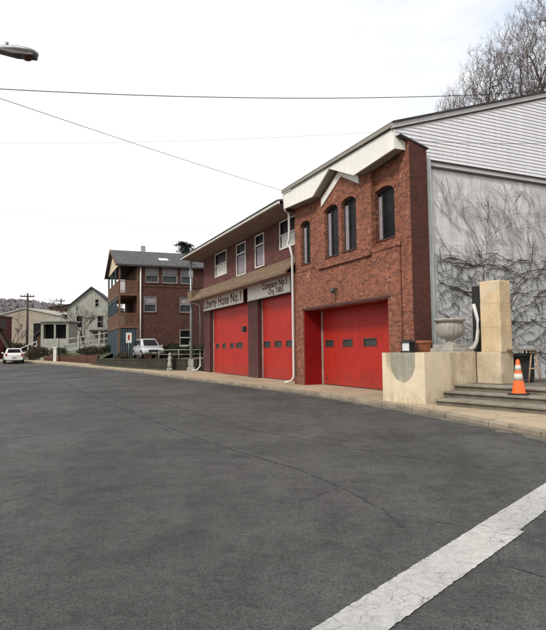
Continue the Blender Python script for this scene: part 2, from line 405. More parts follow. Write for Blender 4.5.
# terrain
def smooth(a, b, x):
    t = min(1, max(0, (x-a)/(b-a))); return t*t*(3-2*t)
def terr(x, y):
    h = G(y)-.24
    # wooded slope rising behind the fire station
    s = (x-BO[0])*vb[0]+(y-BO[1])*vb[1]
    h += 24*smooth(17, 52, s)*smooth(70, 30, -x if x < 0 else 0)*(1 if x > -5 else smooth(-30,-5,x))
    return h + .25*math.sin(x*.21)*math.cos(y*.17)*smooth(20, 50, s)
mb = MB(); xs = sorted(set([-1500,-1000,-600,-350,-200,-140]+list(range(-110,111,5))+[140,200,350,600,1000,1500]))
ys = sorted(set([-1200,-600,-250,-120,-70]+list(range(-40,131,5))+[160,220,300,400,600,900,1500]))
vs = [(x, y, terr(x, y)) for y in ys for x in xs]; W_ = len(xs)
fs = [(j*W_+i, j*W_+i+1, (j+1)*W_+i+1, (j+1)*W_+i) for j in range(len(ys)-1) for i in range(W_-1)]
mb.add(vs, fs, True); tag(mb.build('terrain', M['earth']), kind='structure')
# distant ridge
def ridge(name, y0, depth, x0, x1, hf, m, n=140):
    mb = MB(); vs = []; fs = []
    for i in range(n+1):
        x = x0+(x1-x0)*i/n
        for k in range(9):
            t = k/8; h = hf(x)*math.sin(t*math.pi/2)**.9
            vs.append((x, y0+depth*t, h-2+random.uniform(-.8,.8)*(t > .1)))
    for i in range(n):
        for k in range(8): fs.append((i*9+k, (i+1)*9+k, (i+1)*9+k+1, i*9+k+1))
    mb.add(vs, fs, True); return tag(mb.build(name, m), kind='structure')
hf = lambda x: 44+3*math.sin(x*.012+.6)+2*math.sin(x*.05)-10*smooth(-190,-110,x)+10*smooth(0,200,x)
ridge('far_hill', 330, 130, -620, 420, hf, M['hill'])
mb = MB()
for i in range(5200):
    t = random.random()**.6; x = random.uniform(-420, 40); y = 330+130*t
    z = hf(x)*math.sin(t*math.pi/2)**.9-2; h = random.uniform(3.0, 5.5); w = random.uniform(1.2, 3.2)
    for a in (random.uniform(0, 3),):
        dx, dy = math.cos(a)*w, math.sin(a)*w
        mb.add([(x-dx,y-dy,z+h*.5),(x-dx*.6,y,z-.5),(x+dx*.6,y,z-.5),(x+dx,y+dy,z+h*.55),(x+dx*.7,y,z+h*.85),(x,y,z+h),(x-dx*.7,y,z+h*.82)], [(0,1,2,3,4,5,6)])
tag(mb.build('far_wood', M['hill']), 'hazy grey bare wood covering the far ridge on the left', 'wood', kind='stuff')

# road crack ribbons and the worn white line
def crackline(pts, w, name, mt=None, z=-.116):
    mb = MB(); P = []
    for i in range(len(pts)-1):
        a, b = Vector(pts[i]), Vector(pts[i+1]); n = max(2, int((b-a).length/.09)); d = (b-a).normalized(); pr = Vector((-d.y, d.x))
        for k in range(n):
            P.append(a+(b-a)*k/n+pr*random.uniform(-1,1)*.022)
    vs = []; fs = []
    w *= .8
    for i, p in enumerate(P):
        d = (P[min(i+1,len(P)-1)]-P[max(i-1,0)]).normalized(); pr = Vector((-d.y, d.x)); ww = w*random.uniform(.15,1.25)
        if random.random() < .12: ww *= .1
        for s in (-1, 1): vs.append((p.x+pr.x*s*ww, p.y+pr.y*s*ww, G(p.y)+z))
    for i in range(len(P)-1): fs.append((2*i, 2*i+1, 2*i+3, 2*i+2))
    mb.add(vs, fs); return mb
cr = crackline([(-11.5,31),(-8.2,24),(-4.6,16.8),(-2.9,13.6),(-1.95,11.7),(-.55,9.3),(.35,7.9),(.8,6.9),(1.12,5.9),(1.2,5.25)], .027, 'c')
for pl, w in (([(.8,6.9),(.3,6.3),(.25,5.9)], .008), ([(1.55,5.5),(2.2,4.9),(2.9,4.45),(3.6,3.8)], .009),
              ([(2.9,7.9),(1.5,9.3),(-.5,11.9),(-2.5,16),(-5.5,22)], .016), ([(-4.2,16.6),(-3.6,14.2),(-2.2,11.8),(-1.3,9.9),(-.3,8.6)], .007), ([(-.55,9.3),(-.7,8.5),(-.4,8.0)], .007),
              ([(1.9,5.0),(1.7,4.4),(2.3,3.9),(2.4,3.2)], .007), ([(2.8,12.0),(1.2,13.5),(-1,17.5),(-3,21.6)], .008), ([(3.5,10.9),(2.2,10.6),(1.4,11.3),(.5,11.2)], .007)):
    o = crackline(pl, w, 'c'); cr.add(o.v, o.f)
tag(cr.build('road_crack', M['seam']), kind='structure')
M['grit'] = mat('gutter_grit', (.14,.125,.10), .95, .45, 1.4, 30, .3)
ga = offs(C, -.03); gb = [tuple(p) for p in offs(C, -.28)]
gb = [(p[0]+random.gauss(0,.05), p[1]+random.gauss(0,.05)) for p in resample(gb[::2], 4)]
loft([p for p in resample(ga[::2], 4)], gb, 1, -.116, -.116, 'gutter_dirt', M['grit'])
lft = [(-.8,2.3),(.21,3.45),(3.33,6.99),(4.4,8.2)]
rgt = [(-.35,2.3),(.67,3.44),(2.24,5.16),(2.22,5.21),(3.9,7.12),(4.72,8.08)]
def rag(pl, step=.025, j=.0028):
    out = []
    for i in range(len(pl)-1):
        a, b = Vector(pl[i]), Vector(pl[i+1]); n = int((b-a).length/step); d = (b-a).normalized(); pr = Vector((-d.y,d.x))
        for k in range(n): out.append(tuple(a+(b-a)*k/n+pr*random.gauss(0, j)))
    out.append(pl[-1]); return out
poly = rag(lft)+rag(rgt)[::-1]
mb = MB(); tri = tessellate_polygon([[Vector((p[0],p[1],0)) for p in poly]])
mb.add([(p[0],p[1],-.112) for p in poly], [tuple(t) for t in tri]); tag(mb.build('road_marking', M['paint']), kind='structure')
# drain-ish tar patch near the kerb
# expansion joints in the forecourt
mb = MB()
for x in (-15.0,-12,-9,-6,-3,0,3.2,6.2):
    a = BW(x, -1.95); b = BW(x, .4)
    d = Vector((b[0]-a[0], b[1]-a[1])).normalized(); pr = (-d.y*.009, d.x*.009)
    mb.add([(a[0]-pr[0],a[1]-pr[1],.004+G(a[1])),(a[0]+pr[0],a[1]+pr[1],.004+G(a[1])),(b[0]+pr[0],b[1]+pr[1],.004+G(b[1])),(b[0]-pr[0],b[1]-pr[1],.004+G(b[1]))],[(0,1,2,3)])
def along(line, d0, d1, step, w_, z, mb):
    acc = 0; nxt = step
    for i in range(1, len(line)):
        a = Vector(line[i-1]); b = Vector(line[i]); l = (b-a).length
        while acc+l > nxt:
            p = a+(b-a)*((nxt-acc)/l); t = (b-a).normalized(); n = Vector((t.y, -t.x)); e = t*w_
            q = [p+n*d0-e, p+n*d1-e, p+n*d1+e, p+n*d0+e]
            mb.add([(v_.x, v_.y, G(v_.y)+z) for v_ in q], [(0,1,2,3)]); nxt += step
        acc += l
along(C, .18, 1.9, 1.7, .008, .005, mb)
tag(mb.build('pavement_joint', M['kerb']), kind='structure')
mb = MB(); along(C, -.004, .172, 1.55, .009, .010, mb)
acc = 0; nxt = 1.55
for i in range(1, len(C)):
    a = Vector(C[i-1]); b = Vector(C[i]); l = (b-a).length
    while acc+l > nxt:
        p = a+(b-a)*((nxt-acc)/l); t = (b-a).normalized(); n = Vector((t.y,-t.x)); p -= n*.006; e = t*.009
        mb.add([(p.x-e.x,p.y-e.y,G(p.y)-.115),(p.x+e.x,p.y+e.y,G(p.y)-.115),(p.x+e.x,p.y+e.y,G(p.y)-.02),(p.x-e.x,p.y-e.y,G(p.y)-.02)], [(0,1,2,3)]); nxt += 1.55
    acc += l
tag(mb.build('kerb_joint', M['seam2']), kind='structure')
mb = MB(); OC = C[16:64]
for i in range(900):
    k = random.randrange(len(OC)-1); t = random.random(); a = Vector(OC[k]); b = Vector(OC[k+1]); p = a+(b-a)*t; d = (b-a).normalized(); n = Vector((d.y,-d.x))
    o_ = random.gauss(-.12,.10) if random.random() < .6 else random.uniform(.2, 1.9)
    p = p+n*o_; z = G(p.y)+(-.112 if o_ < -.01 else .008); s_ = random.uniform(.006,.02); an = random.uniform(0,6.28)
    if -.01 <= o_ < .19: continue
    c_, w_ = math.cos(an)*s_, math.sin(an)*s_
    mb.add([(p.x-c_,p.y-w_,z),(p.x+w_*.5,p.y-c_*.5,z+.004),(p.x+c_,p.y+w_,z+.002),(p.x-w_*.5,p.y+c_*.5,z+.006)], [(0,1,2,3)])
tag(mb.build('leaf_litter', M['bark']), 'scattered dry leaf bits and grit along the kerb and pavement', 'leaf litter', kind='stuff')

# ------------------------------------------------------------------ fire station, brick wing
def arch(x0, x1, z0, z1, n=10, rise=.22):
    pts = [(x0, z0), (x1, z0)]
    cx = (x0+x1)/2; w = (x1-x0)/2
    for k in range(n+1):
        t = math.pi*k/n
        pts.append((cx+w*math.cos(t), z1-rise+rise*math.sin(t)))
    return pts
fs_ = thing('fire_station', 'red brick fire station wing with four arched windows, white gabled fascia and red door', 'fire station', BW(0,0), BA)
wins = [(-.31,.60,5.34,7.27),(2.08,3.17,5.28,7.36),(3.41,4.45,5.30,7.36),(5.36,6.56,5.36,7.22)]
# lower wall with the door opening, front face at y=0
w = MB().prism([(-.9,-.3),(0,-.3),(0,3.26),(6.28,3.26),(6.28,-.3),(7.0,-.3),(7.0,5.0),(-.9,5.0)], [], 0, .42)
w.prism([(-.9,5.0),(1.45,5.0),(1.45,8.6),(-.9,8.6)], [arch(*wins[0])], .10, .42)
w.prism([(1.45,5.0),(5.45,5.0),(5.45,8.75),(1.45,8.75)], [arch(*wins[1]), arch(*wins[2])], -.02, .42)
w.prism([(5.45,5.0),(7.05,5.0),(7.05,8.6),(5.45,8.6)], [arch(*wins[3])], .16, .42)
w.box(7.05, 7.58, .02, .42, -.3, 8.30); w.box(7.0, 7.05, .12, .42, -.3, 5.0)
w.build('brick_wall', M['brick'], fs_)
w = MB(); w.box(5.47, 7.05, -.03, .16, 4.96, 5.12); w.box(1.5, 5.4, -.09, -.02, 4.88, 5.0); w.box(-.6, 1.0, -.02, .1, 5.0, 5.1)
w.build('sill_course', M['brick'], fs_)
w = MB().box(-.1, 6.4, -.012, 0, 3.27, 3.36); w.build('lintel', M['maroon'], fs_)
# brick return on the right and its back corner
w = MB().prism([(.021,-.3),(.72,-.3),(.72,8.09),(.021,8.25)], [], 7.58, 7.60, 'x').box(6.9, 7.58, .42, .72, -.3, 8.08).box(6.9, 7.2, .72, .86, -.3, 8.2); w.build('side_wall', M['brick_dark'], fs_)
# arch hoods: soldier course
for x0,x1,z0,z1 in wins:
    w = MB(); A_ = arch(x0-.11, x1+.11, z0, z1+.11)[2:]; B_ = arch(x0, x1, z0, z1)[2:]
    yy = {wins[0][0]:.10, wins[3][0]:.16}.get(x0, -.02)
    w.prism(A_+B_[::-1], [], yy-.025, yy); w.build('arch_hood', M['brick'], fs_)
for x0,x1,z0,z1 in wins:
    yf = {wins[0][0]:.10, wins[3][0]:.16}.get(x0, -.02)+.13
    f = MB(); f.prism(arch(x0+.003,x1-.003,z0,z1-.003), [arch(x0+.06,x1-.06,z0+.07,z1-.06,10,.2)], yf, yf+.05)
    f.box(x0+.30,x0+.34,yf+.005,yf+.045,z0+.07,z1-.14)
    fo = f.build('window_frame', M['darktrim'], fs_)
    MB().prism(arch(x0+.05,x1-.05,z0+.05,z1-.05), [], yf+.052, yf+.06).build('pane', M['glass'], fo)
    MB().box(x0+.07, x0+.29, yf+.02, yf+.03, z0+.08, z1-.24).build('curtain', M['curtain'], fo)
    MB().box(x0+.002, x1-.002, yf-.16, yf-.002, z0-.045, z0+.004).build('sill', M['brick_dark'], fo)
# door opening reveals and the red overhead door
MB().box(0.002, .06, .05, .95, 0, 3.26).build('jamb', M['red_dark'], fs_)
MB().box(6.22, 6.278, .05, .95, 0, 3.26).build('jamb', M['red_dark'], fs_)
MB().box(0, 6.28, .42, .95, 3.26, 3.4).build('opening_head', M['red_dark'], fs_)
def overhead_door(parent, x0, x1, z1, y, wz0, wz1, winx, strip=True, n=7):
    holes = [[(a,wz0),(b,wz0),(b,wz1),(a,wz1)] for a, b in winx]
    mb = MB(); hz = z1/n
    for k in range(n):
        za, zb = k*hz+.005, (k+1)*hz-.003
        hs = [h for h in holes if za < h[0][1] < zb]
        if hs: mb.prism([(x0,za),(x1,za),(x1,zb),(x0,zb)], hs, y, y+.05)
        else: mb.box(x0, x1, y, y+.05, za, zb)
    mb.box(x0, x1, y+.012, y+.05, 0, z1) if not holes else None
    d = mb.build('overhead_door', M['red'], parent)
    w = MB()
    for k in range(1, n): w.box(x0, x1, y+.006, y+.04, k*hz-.006, k*hz+.014)
    w.build('panel_joint', M['red_seam'], d)
    for a, b in winx:
        MB().box(a-.0, b+.0, y+.03, y+.035, wz0, wz1).build('window', M['doorglass'], d)
        f = MB().prism([(a-.03,wz0-.03),(b+.03,wz0-.03),(b+.03,wz1+.03),(a-.03,wz1+.03)],[[(a+.015,wz0+.015),(b-.015,wz0+.015),(b-.015,wz1-.015),(a+.015,wz1-.015)]], y-.012, y-.001)
        f.build('window_frame', M['darktrim'], d)
    MB().box(x0, x1, y-.01, y+.04, 0, .03).build('bottom_seal', M['black'], d)
    MB().box(x0+.25, x0+.37, y-.03, y-.001, .28, .33).build('handle', M['darkmetal'], d)
    if strip: MB().box(x0-.06, x0, y-.06, y+.03, 0, z1).build('door_track', M['offwhite'], d)
    return d
overhead_door(fs_, .12, 6.2, 3.26, .93, 1.68, 1.93, [(.36,1.0),(1.82,2.5),(3.36,4.2),(5.05,5.75)], n=8)
# lamp above the door
lp = MB().tube([(2.95,-.02,3.95),(2.95,-.16,3.93)], .03, 8); l_ = lp.build('lamp_bracket', M['darkmetal'], fs_)
MB().lathe([(.02,.12),(.08,.1),(.1,0),(.09,-.08),(.03,-.1)], (2.95,-.2,3.84), 12).build('lamp_shade', M['darkmetal'], l_)
# fascia box with its gabled notch, small pediment trim
f = MB(); f.prism([(-.95,8.02),(1.8,7.88),(3.2,8.64),(4.95,7.86),(7.41,8.03),(7.41,8.70),(-.95,8.74)], [], -.42, -.36)
f.box(7.38, 7.41, -.36, 0.02, 8.03, 8.42); f.box(-.95,-.9,-.36,.05,8.02,8.74)
fo = f.build('fascia', M['fascia'], fs_)
f = MB()
f.add([(1.8,-.36,7.9),(3.2,-.36,8.655),(3.2,.1,8.655),(1.8,.1,7.9)], [(0,1,2,3)]); f.add([(4.95,-.36,7.88),(3.2,-.36,8.66),(3.2,.1,8.66),(4.95,.1,7.88)], [(0,1,2,3)])
f.add([(-.93,-.36,8.05),(1.8,-.36,7.91),(1.8,.1,7.91),(-.93,.1,8.05)], [(0,1,2,3)]); f.add([(4.95,-.36,7.89),(7.38,-.36,8.06),(7.38,.0,8.06),(4.95,.1,7.89)], [(0,1,2,3)])
f.build('soffit', M['soffit_grey'], fs_)
f = MB().prism([(1.9,7.46),(3.5,8.30),(4.72,7.66),(4.72,7.98),(3.5,8.62),(1.9,7.80)], [], -.07, -.021); f.build('pediment_trim', M['fascia'], fs_)
# gable side: wall plane x=7.37, y .86 .. 20
SL = .324
def rk(y): return 8.71+SL*(y+.42) if y < 10.2 else 8.71+SL*(10.62)-SL*(y-10.2)
YM = 20.8
sw = thing('gable_building', 'long pale house with grey white clapboard gable above vine covered block wall', 'house', BW(0,0), BA)
MB().box(7.2, 7.37, .86, YM, -.3, 4.7).build('lower_wall', M['stucco_low'], sw)
MB().box(7.2, 7.355, .86, YM, 4.7, 7.62).build('upper_wall', M['stucco'], sw)
t = MB().box(7.30, 7.385, 1.0, YM, 7.62, 7.84); t.build('trim_band', M['trimgrey'], sw)
t = MB().box(7.385, 7.43, 1.0, YM, 7.57, 7.635).box(7.385, 7.425, 1.0, YM, 7.79, 7.845); t.build('drip_edge', M['darktrim'], sw)
t = MB(); z = 7.85; st = .125
while z < 12.1:
    z1 = z+st
    def lo(zz):
        if zz < 8.15: return .83
        if zz < 8.44: return .83-(zz-8.15)/(.29)*1.26
        return max(-.43, (zz-8.71)/SL-.42)
    def hi(zz): return YM if zz < rk(YM) else 10.2+(8.71+SL*10.62-zz)/SL
    a0, a1, b0, b1 = lo(z), lo(z1), hi(z), hi(z1)
    if b1 > a1:
        t.add([(7.40,a0,z),(7.40,b0,z),(7.375,b1,z1),(7.375,a1,z1),(7.36,a0,z),(7.36,b0,z)], [(0,1,2,3),(0,4,5,1)])
    z = z1
t.build('clapboard_gable', M['siding'], sw)
MB().box(7.20, 7.44, .86, 1.03, -.2, 7.86).build('corner_board', M['bluepipe'], sw)
MB().prism([(.78,8.09),(.80,8.14),(-.33,8.46),(-.35,8.41)], [], 7.3, 7.63, 'x').build('soffit_edge', M['darktrim'], sw)
# rake boards and the roof skin
def rakeb(dz0, dz1, x0, x1): 
    return [(-.5, rk(-.5)+dz0), (10.2, rk(10.2)+dz0), (YM+.4, rk(YM+.4)+dz0), (YM+.4, rk(YM+.4)+dz1), (10.2, rk(10.2)+dz1), (-.5, rk(-.5)+dz1)]
MB().prism(rakeb(0, .16, 0, 0), [], 7.36, 7.45, 'x').build('rake_board', M['trimgrey'], sw)
MB().prism(rakeb(-.05, .0, 0, 0), [], 7.405, 7.425, 'x').build('shadow_strip', M['darktrim'], sw)
MB().prism(rakeb(.16, .22, 0, 0), [], -.98, 7.5, 'x').build('roof', M['shingle_dark'], sw)
MB().box(-.98, 7.45, -.52, -.44, 8.74, 8.86).build('gutter', M['soffit_grey'], fs_)
MB().box(-.98, -.9, -.3, YM, 7.9, 8.70).build('party_wall', M['maroon'], sw)
MB().box(-.9, 7.2, YM-.2, YM, -.3, 8.6).build('back_wall', M['stucco'], sw)
MB().box(-.88, 7.36, .1, .3, 8.45, 8.8).build('roof_backing', M['darktrim'], fs_)

# ------------------------------------------------------------------ fire station, old two-bay wing
ow = thing('fire_station', 'older maroon sided fire station with two red doors under a tan pent roof', 'fire station', BW(0,0), BA)
Y0 = .7
def hr(a, b, c, d): return [(a,c),(b,c),(b,d),(a,d)]
# lower: openings for two doors
MB().prism([(-16.95,-.2),(-15.56,-.2),(-15.56,5.2),(-16.95,5.2)],[], Y0, 1.55).build('pier', M['maroon'], ow)
MB().prism([(-8.33,-.2),(-6.85,-.2),(-6.85,5.2),(-8.33,5.2)],[], Y0, 1.55).build('pier', M['maroon'], ow)
MB().prism([(-2.35,-.2),(-.9,-.2),(-.9,5.2),(-2.35,5.2)],[], Y0, 1.55).build('pier', M['maroon'], ow)
MB().box(-15.56,-8.33,.9,1.55,4.36,5.2).box(-6.85,-2.35,.9,1.55,4.36,5.2).build('door_header', M['maroon'], ow)
def dw(x0, n, w_, gap): return [(x0+i*gap, x0+i*gap+w_) for i in range(n)]
overhead_door(ow, -15.50, -8.36, 4.36, 1.0, 1.72, 2.0, [(-15.05,-14.45),(-13.7,-13.1),(-12.15,-11.55),(-11.1,-10.0)], n=8)
overhead_door(ow, -6.82, -2.35, 4.36, 1.0, 1.72, 2.0, [(-6.75+.05,-5.85),(-5.25,-4.45),(-3.8,-3.15)], n=8)
# upper wall
uw = [(-14.2,-11.95,6.55,8.05),(-10.05,-8.6,6.12,7.98),(-7.05,-5.85,6.2,7.95),(-3.75,-1.9,6.68,8.05)]
w = MB().prism([(-16.95,5.2),(-.9,5.2),(-.9,8.2),(-16.95,8.2)], [hr(*q) for q in uw], Y0, Y0+.25)
x = -16.8
while x < -1:
    x += 5
w.build('upper_wall', M['brick_upper'], ow)
for i, (a,b,c,d) in enumerate(uw):
    f = MB().prism(hr(a-.05,b+.05,c-.05,d+.05), [hr(a+.03,b-.03,c+.03,d-.03)], Y0-.045, Y0-.003)
    if i in (1,2): f.box(a+.05,b-.05,Y0-.03,Y0+.02,(c+d)/2+.3,(c+d)/2+.38)
    else: f.box(a+.05,b-.05,Y0-.03,Y0+.02,(c+d)/2-.03,(c+d)/2+.03)
    fo = f.build('window_frame', M['white'], ow)
    MB().box(a,b,Y0+.08,Y0+.09,c,d).build('pane', M['glass_blue' if i in (1,) else 'glass'], fo)
    if i in (0,3): MB().box(a+.06,b-.06,Y0+.04,Y0+.06,c+.06,(c+d)/2+.0).build('blind', M['white'], fo)
    else: MB().box(a+.06,b-.06,Y0+.04,Y0+.06,(c+.1),(c+d)/2+.25).build('blind', M['curtain'], fo)
MB().box(-16.95,-16.7,Y0+.25,14,-.3,8.2).build('end_wall', M['brick_dark'], ow)
MB().box(-16.95,-.9,13.8,14,-.3,8.2).build('back_wall', M['brick_dark'], ow)
# main soffit + roof with overhang
w = MB(); w.add([(-18.1,-.6,8.26),(-.98,-.6,8.26),(-.98,.75,8.14),(-18.1,.75,8.14)], [(0,1,2,3)]); w.add([(-18.1,.75,8.14),(-16.95,.75,8.14),(-16.95,14,8.14),(-18.1,14,8.14)], [(0,1,2,3)])
w.build('soffit', M['soffit'], ow)
MB().box(-18.15,-1.0,-.72,-.6,8.26,8.42).build('gutter', M['white'], ow)
w = MB(); w.prism([(-.74,8.44),(6.5,9.9),(14.5,8.4),(14.5,8.3),(6.5,9.78),(-.74,8.36)], [], -18.2, -1.0, 'x'); w.build('roof', M['shingle_dark'], ow)
w = MB(); w.prism([(-.6,8.26),(6.5,9.7),(14,8.26)], [], -18.1, -18.04, 'x'); w.build('gable_end', M['offwhite'], ow)
# pent roof over the doors
w = MB(); w.prism([(.69,6.05),(-.32,5.20),(-.32,5.12),(.69,5.97)], [], -18.1, -1.0, 'x')
k = 0
while k < 8:                                                    # shingle courses
    y = .69-(k+1)*1.01/8; z = 6.05-(k+1)*.85/8
    w.prism([(y-.01,z-.012),(y+.14,z+.118),(y+.14,z+.128),(y-.01,z+.012)], [], -18.11, -.995, 'x'); k += 1
w.build('pent_roof', M['tan_shingle'], ow)
w = MB(); w.add([(-18.1,-.32,5.115),(-1,-.32,5.115),(-1,.7,5.18),(-18.1,.7,5.18)], [(0,1,2,3)])
w.build('pent_soffit', M['soffit'], ow)
MB().box(-18.12,-1,-.36,-.325,5.06,5.19).build('pent_fascia', M['tan_shingle'], ow)
MB().box(-18.05,-16.95,-.2,.69,5.19,5.9).build('pent_end', M['tan_shingle'], ow)
MB().box(-8.75,-8.5,.45,.69,2.62,2.95).build('wall_lamp', M['darkmetal'], ow)
# painted signs above the doors
def txt(s, size, x, z, y, sx, parent, m, bold=.012):
    cu = bpy.data.curves.new('lettering', 'FONT'); cu.body = s; cu.size = size; cu.extrude = .004; cu.offset = bold; cu.space_character = 1.0+bold*4.5
    o = bpy.data.objects.new('lettering', cu); col.objects.link(o)
    bpy.context.view_layer.update()
    me = bpy.data.meshes.new_from_object(o.evaluated_get(bpy.context.evaluated_depsgraph_get()))
    bpy.data.objects.remove(o)
    me.transform(Matrix.Diagonal((sx, 1, 1, 1))); me.transform(Matrix.Rotation(R(90), 4, 'X')); me.transform(Matrix.Translation((x, y, z)))
    me.materials.clear(); me.materials.append(m)
    q = bpy.data.objects.new('lettering', me); col.objects.link(q); q.parent = parent; return q
M['letter'] = mat('brown_lettering', (.13,.022,.02), .7, .3, 4, 20, 0)
s1 = thing('sign_board', 'long white sign board lettered in dark brown over the leftmost red door', 'sign', BW(0,0), BA, 'painted sign boards over the red doors')
MB().box(-16.65,-8.9,.60,.66,4.42,5.17).build('board', M['signwhite'], s1)
MB().box(-16.68,-8.87,.58,.665,4.37,4.43).build('edge_strip', M['white'], s1)
txt('Liberty Hose No.1', .86, -16.55, 4.53, .598, 1.06, s1, M['letter'], .018)
s2 = thing('sign_board', 'half blank white sign board with two short lines of letters over the middle red door', 'sign', BW(0,0), BA, 'painted sign boards over the red doors')
MB().box(-8.12,-2.5,.60,.66,4.42,5.17).build('board', M['signwhite'], s2)
MB().box(-8.15,-2.47,.58,.665,4.37,4.43).build('edge_strip', M['white'], s2)
txt('Company No.1', .47, -5.95, 4.82, .598, 1.05, s2, M['letter'], .010)
txt('Org. 1883', .40, -5.15, 4.49, .598, 1.1, s2, M['letter'], .009)
# downspouts
def dsp(name, label, pts, r=.05):
    o = MB().tube([BW(*p) for p in pts], r, 8).build(name, M['pipe']); return tag(o, label, 'downspout')
dsp('downspout', 'white downspout bending outward between the maroon wing and the brick wing', [(-.98,-.40,8.7),(-.98,-.36,8.0),(-1.0,-.14,7.85),(-1.0,-.14,6.7),(-1.0,-.24,6.4),(-.72,-.24,6.2),(-.72,-.14,5.8),(-.72,-.14,.35),(-.74,-.25,.15),(-.9,-.5,.1)], .055)
dsp('downspout', 'pale downspout at the far left corner of the maroon fire station', [(-17.4,-.2,5.1),(-17.25,.45,4.9),(-17.25,.5,4.6),(-17.25,.5,.45),(-17.3,.3,.2),(-17.5,.0,.15)], .06)

# ------------------------------------------------------------------ stone stair monument
def mthing(name, label, cat, x=0, y=0, z=0, rz=0, group=None): return thing(name, label, cat, MW(x, y, z), MA+rz, group)
ms = mthing('stone_stair_wall', 'pale limestone stair wall with a U shaped niche in its street end', 'stone wall')
H0 = 1.43
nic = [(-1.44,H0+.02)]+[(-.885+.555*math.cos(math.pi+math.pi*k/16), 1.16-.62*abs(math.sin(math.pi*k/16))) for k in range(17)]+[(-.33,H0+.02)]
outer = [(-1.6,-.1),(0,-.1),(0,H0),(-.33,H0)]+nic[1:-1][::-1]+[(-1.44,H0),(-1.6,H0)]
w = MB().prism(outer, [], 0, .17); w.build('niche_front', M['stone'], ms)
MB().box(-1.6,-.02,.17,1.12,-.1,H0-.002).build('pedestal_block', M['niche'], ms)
MB().box(-.32,0,.173,1.12,-.1,H0).build('side_block', M['stone'], ms)
w = MB().bbox(-1.2,0,1.135,2.33,-.1,H0,.012); w.build('side_block', M['stone2'], ms)
w = MB().bbox(-1.2,-.02,2.345,3.2,-.1,H0,.012); w.build('side_block', M['stone2'], ms)
MB().bbox(-1.62,-1.52,.02,.4,0,.08,.01).build('base_plinth', M['stone2'], ms)
pl = mthing('stone_pillar', 'tall square limestone pillar standing at the top of the stone steps', 'pillar')
w = MB().bbox(.02,.82,2.34,3.0,.3,1.417,.012); w.build('base_block', M['stone2'], pl)
w = MB().bbox(.18,.84,2.36,2.92,1.420,2.15,.008).bbox(.182,.838,2.362,2.92,2.153,2.85,.008).bbox(.18,.84,2.36,2.92,2.853,3.52,.02); w.build('shaft', M['stone3'], pl)
stp = mthing('stone_steps', 'three worn grey stone steps rising from the pavement to the landing', 'steps')
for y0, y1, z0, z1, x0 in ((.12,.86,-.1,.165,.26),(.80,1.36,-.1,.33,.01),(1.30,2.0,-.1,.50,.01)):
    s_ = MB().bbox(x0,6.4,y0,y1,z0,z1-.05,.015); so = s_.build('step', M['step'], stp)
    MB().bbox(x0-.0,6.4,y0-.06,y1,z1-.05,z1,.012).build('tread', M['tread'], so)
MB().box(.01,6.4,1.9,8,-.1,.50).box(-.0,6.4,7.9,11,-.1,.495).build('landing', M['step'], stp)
# urn
ur = mthing('stone_urn', 'large fluted stone urn standing on the stair wall', 'urn', -.45, 1.72, H0)
w = MB().bbox(-.42,.42,-.42,.42,0,.11,.015).bbox(-.36,.36,-.36,.36,.11,.22,.02); w.build('plinth', M['urn'], ur)
w = MB().lathe([(.22,.22),(.22,.26),(.14,.29),(.11,.33),(.13,.37),(.24,.41),(.335,.48),(.39,.58),(.41,.70),(.40,.80),(.375,.88)], n=72, flute=.06, fz=(.385,.86)); w.build('bowl', M['urn'], ur)
w = MB().lathe([(.36,.87),(.40,.90),(.47,.93),(.485,.97),(.45,1.0),(.41,.98),(.36,.9)], n=48); w.build('rim', M['urn'], ur)
# clay pot and lantern on the niche block
pt = mthing('flower_pot', 'small brown clay flower pot on the niche block beside the brick corner', 'flower pot', -.45, .55, H0+.006)
MB().lathe([(.15,0),(.20,.24),(.205,.25),(.235,.25),(.235,.33),(.20,.33),(.19,.24),(.1,.22)], n=24).build('pot', M['terra'], pt)
MB().lathe([(.19,.27),(.10,.29),(0.02,.30)], n=16).build('soil', M['bark'], pt)
ln = mthing('lantern', 'black box lantern with a pale glass face beside the clay pot', 'lantern', -.98, .45, H0)
w = MB().bbox(-.19,.19,-.13,.13,0,.05,.01).bbox(-.17,-.13,-.1,.1,.05,.3,.003).bbox(.13,.17,-.1,.1,.05,.3,.003).box(-.13,.13,.07,.1,.05,.3)
w.add([(-.2,-.14,.3),(.2,-.14,.3),(.2,.14,.3),(-.2,.14,.3),(-.1,-.05,.38),(.1,-.05,.38),(.1,.05,.38),(-.1,.05,.38)], [(0,1,5,4),(1,2,6,5),(2,3,7,6),(3,0,4,7),(4,5,6,7),(3,2,1,0)])
w.build('housing', M['black'], ln); MB().box(-.13,.13,-.095,-.08,.05,.29).build('glass_face', M['headlamp'], ln)
# traffic cone
cn = mthing('traffic_cone', 'orange traffic cone with two pale reflective bands standing on the second stone step', 'traffic cone', 2.13, 1.06, .33, .3)
MB().bbox(-.23,.23,-.22,.24,0,.045,.02).build('base', M['black'], cn)
def cr_(z): return .165-.125*(z-.045)/.86
def seg(a, b, e=0): return [(cr_(a)+e, a), (cr_(b)+e, b)]
MB().lathe([(.19,.045),(.18,.06)]+seg(.06,.88)+[(.03,.905),(.02,.905)], n=32).build('cone_body', M['cone'], cn)
MB().lathe(seg(.37,.54,.004), n=32).build('reflective_band', M['reflect'], cn)
MB().lathe(seg(.62,.76,.004), n=32).build('reflective_band', M['reflect'], cn)
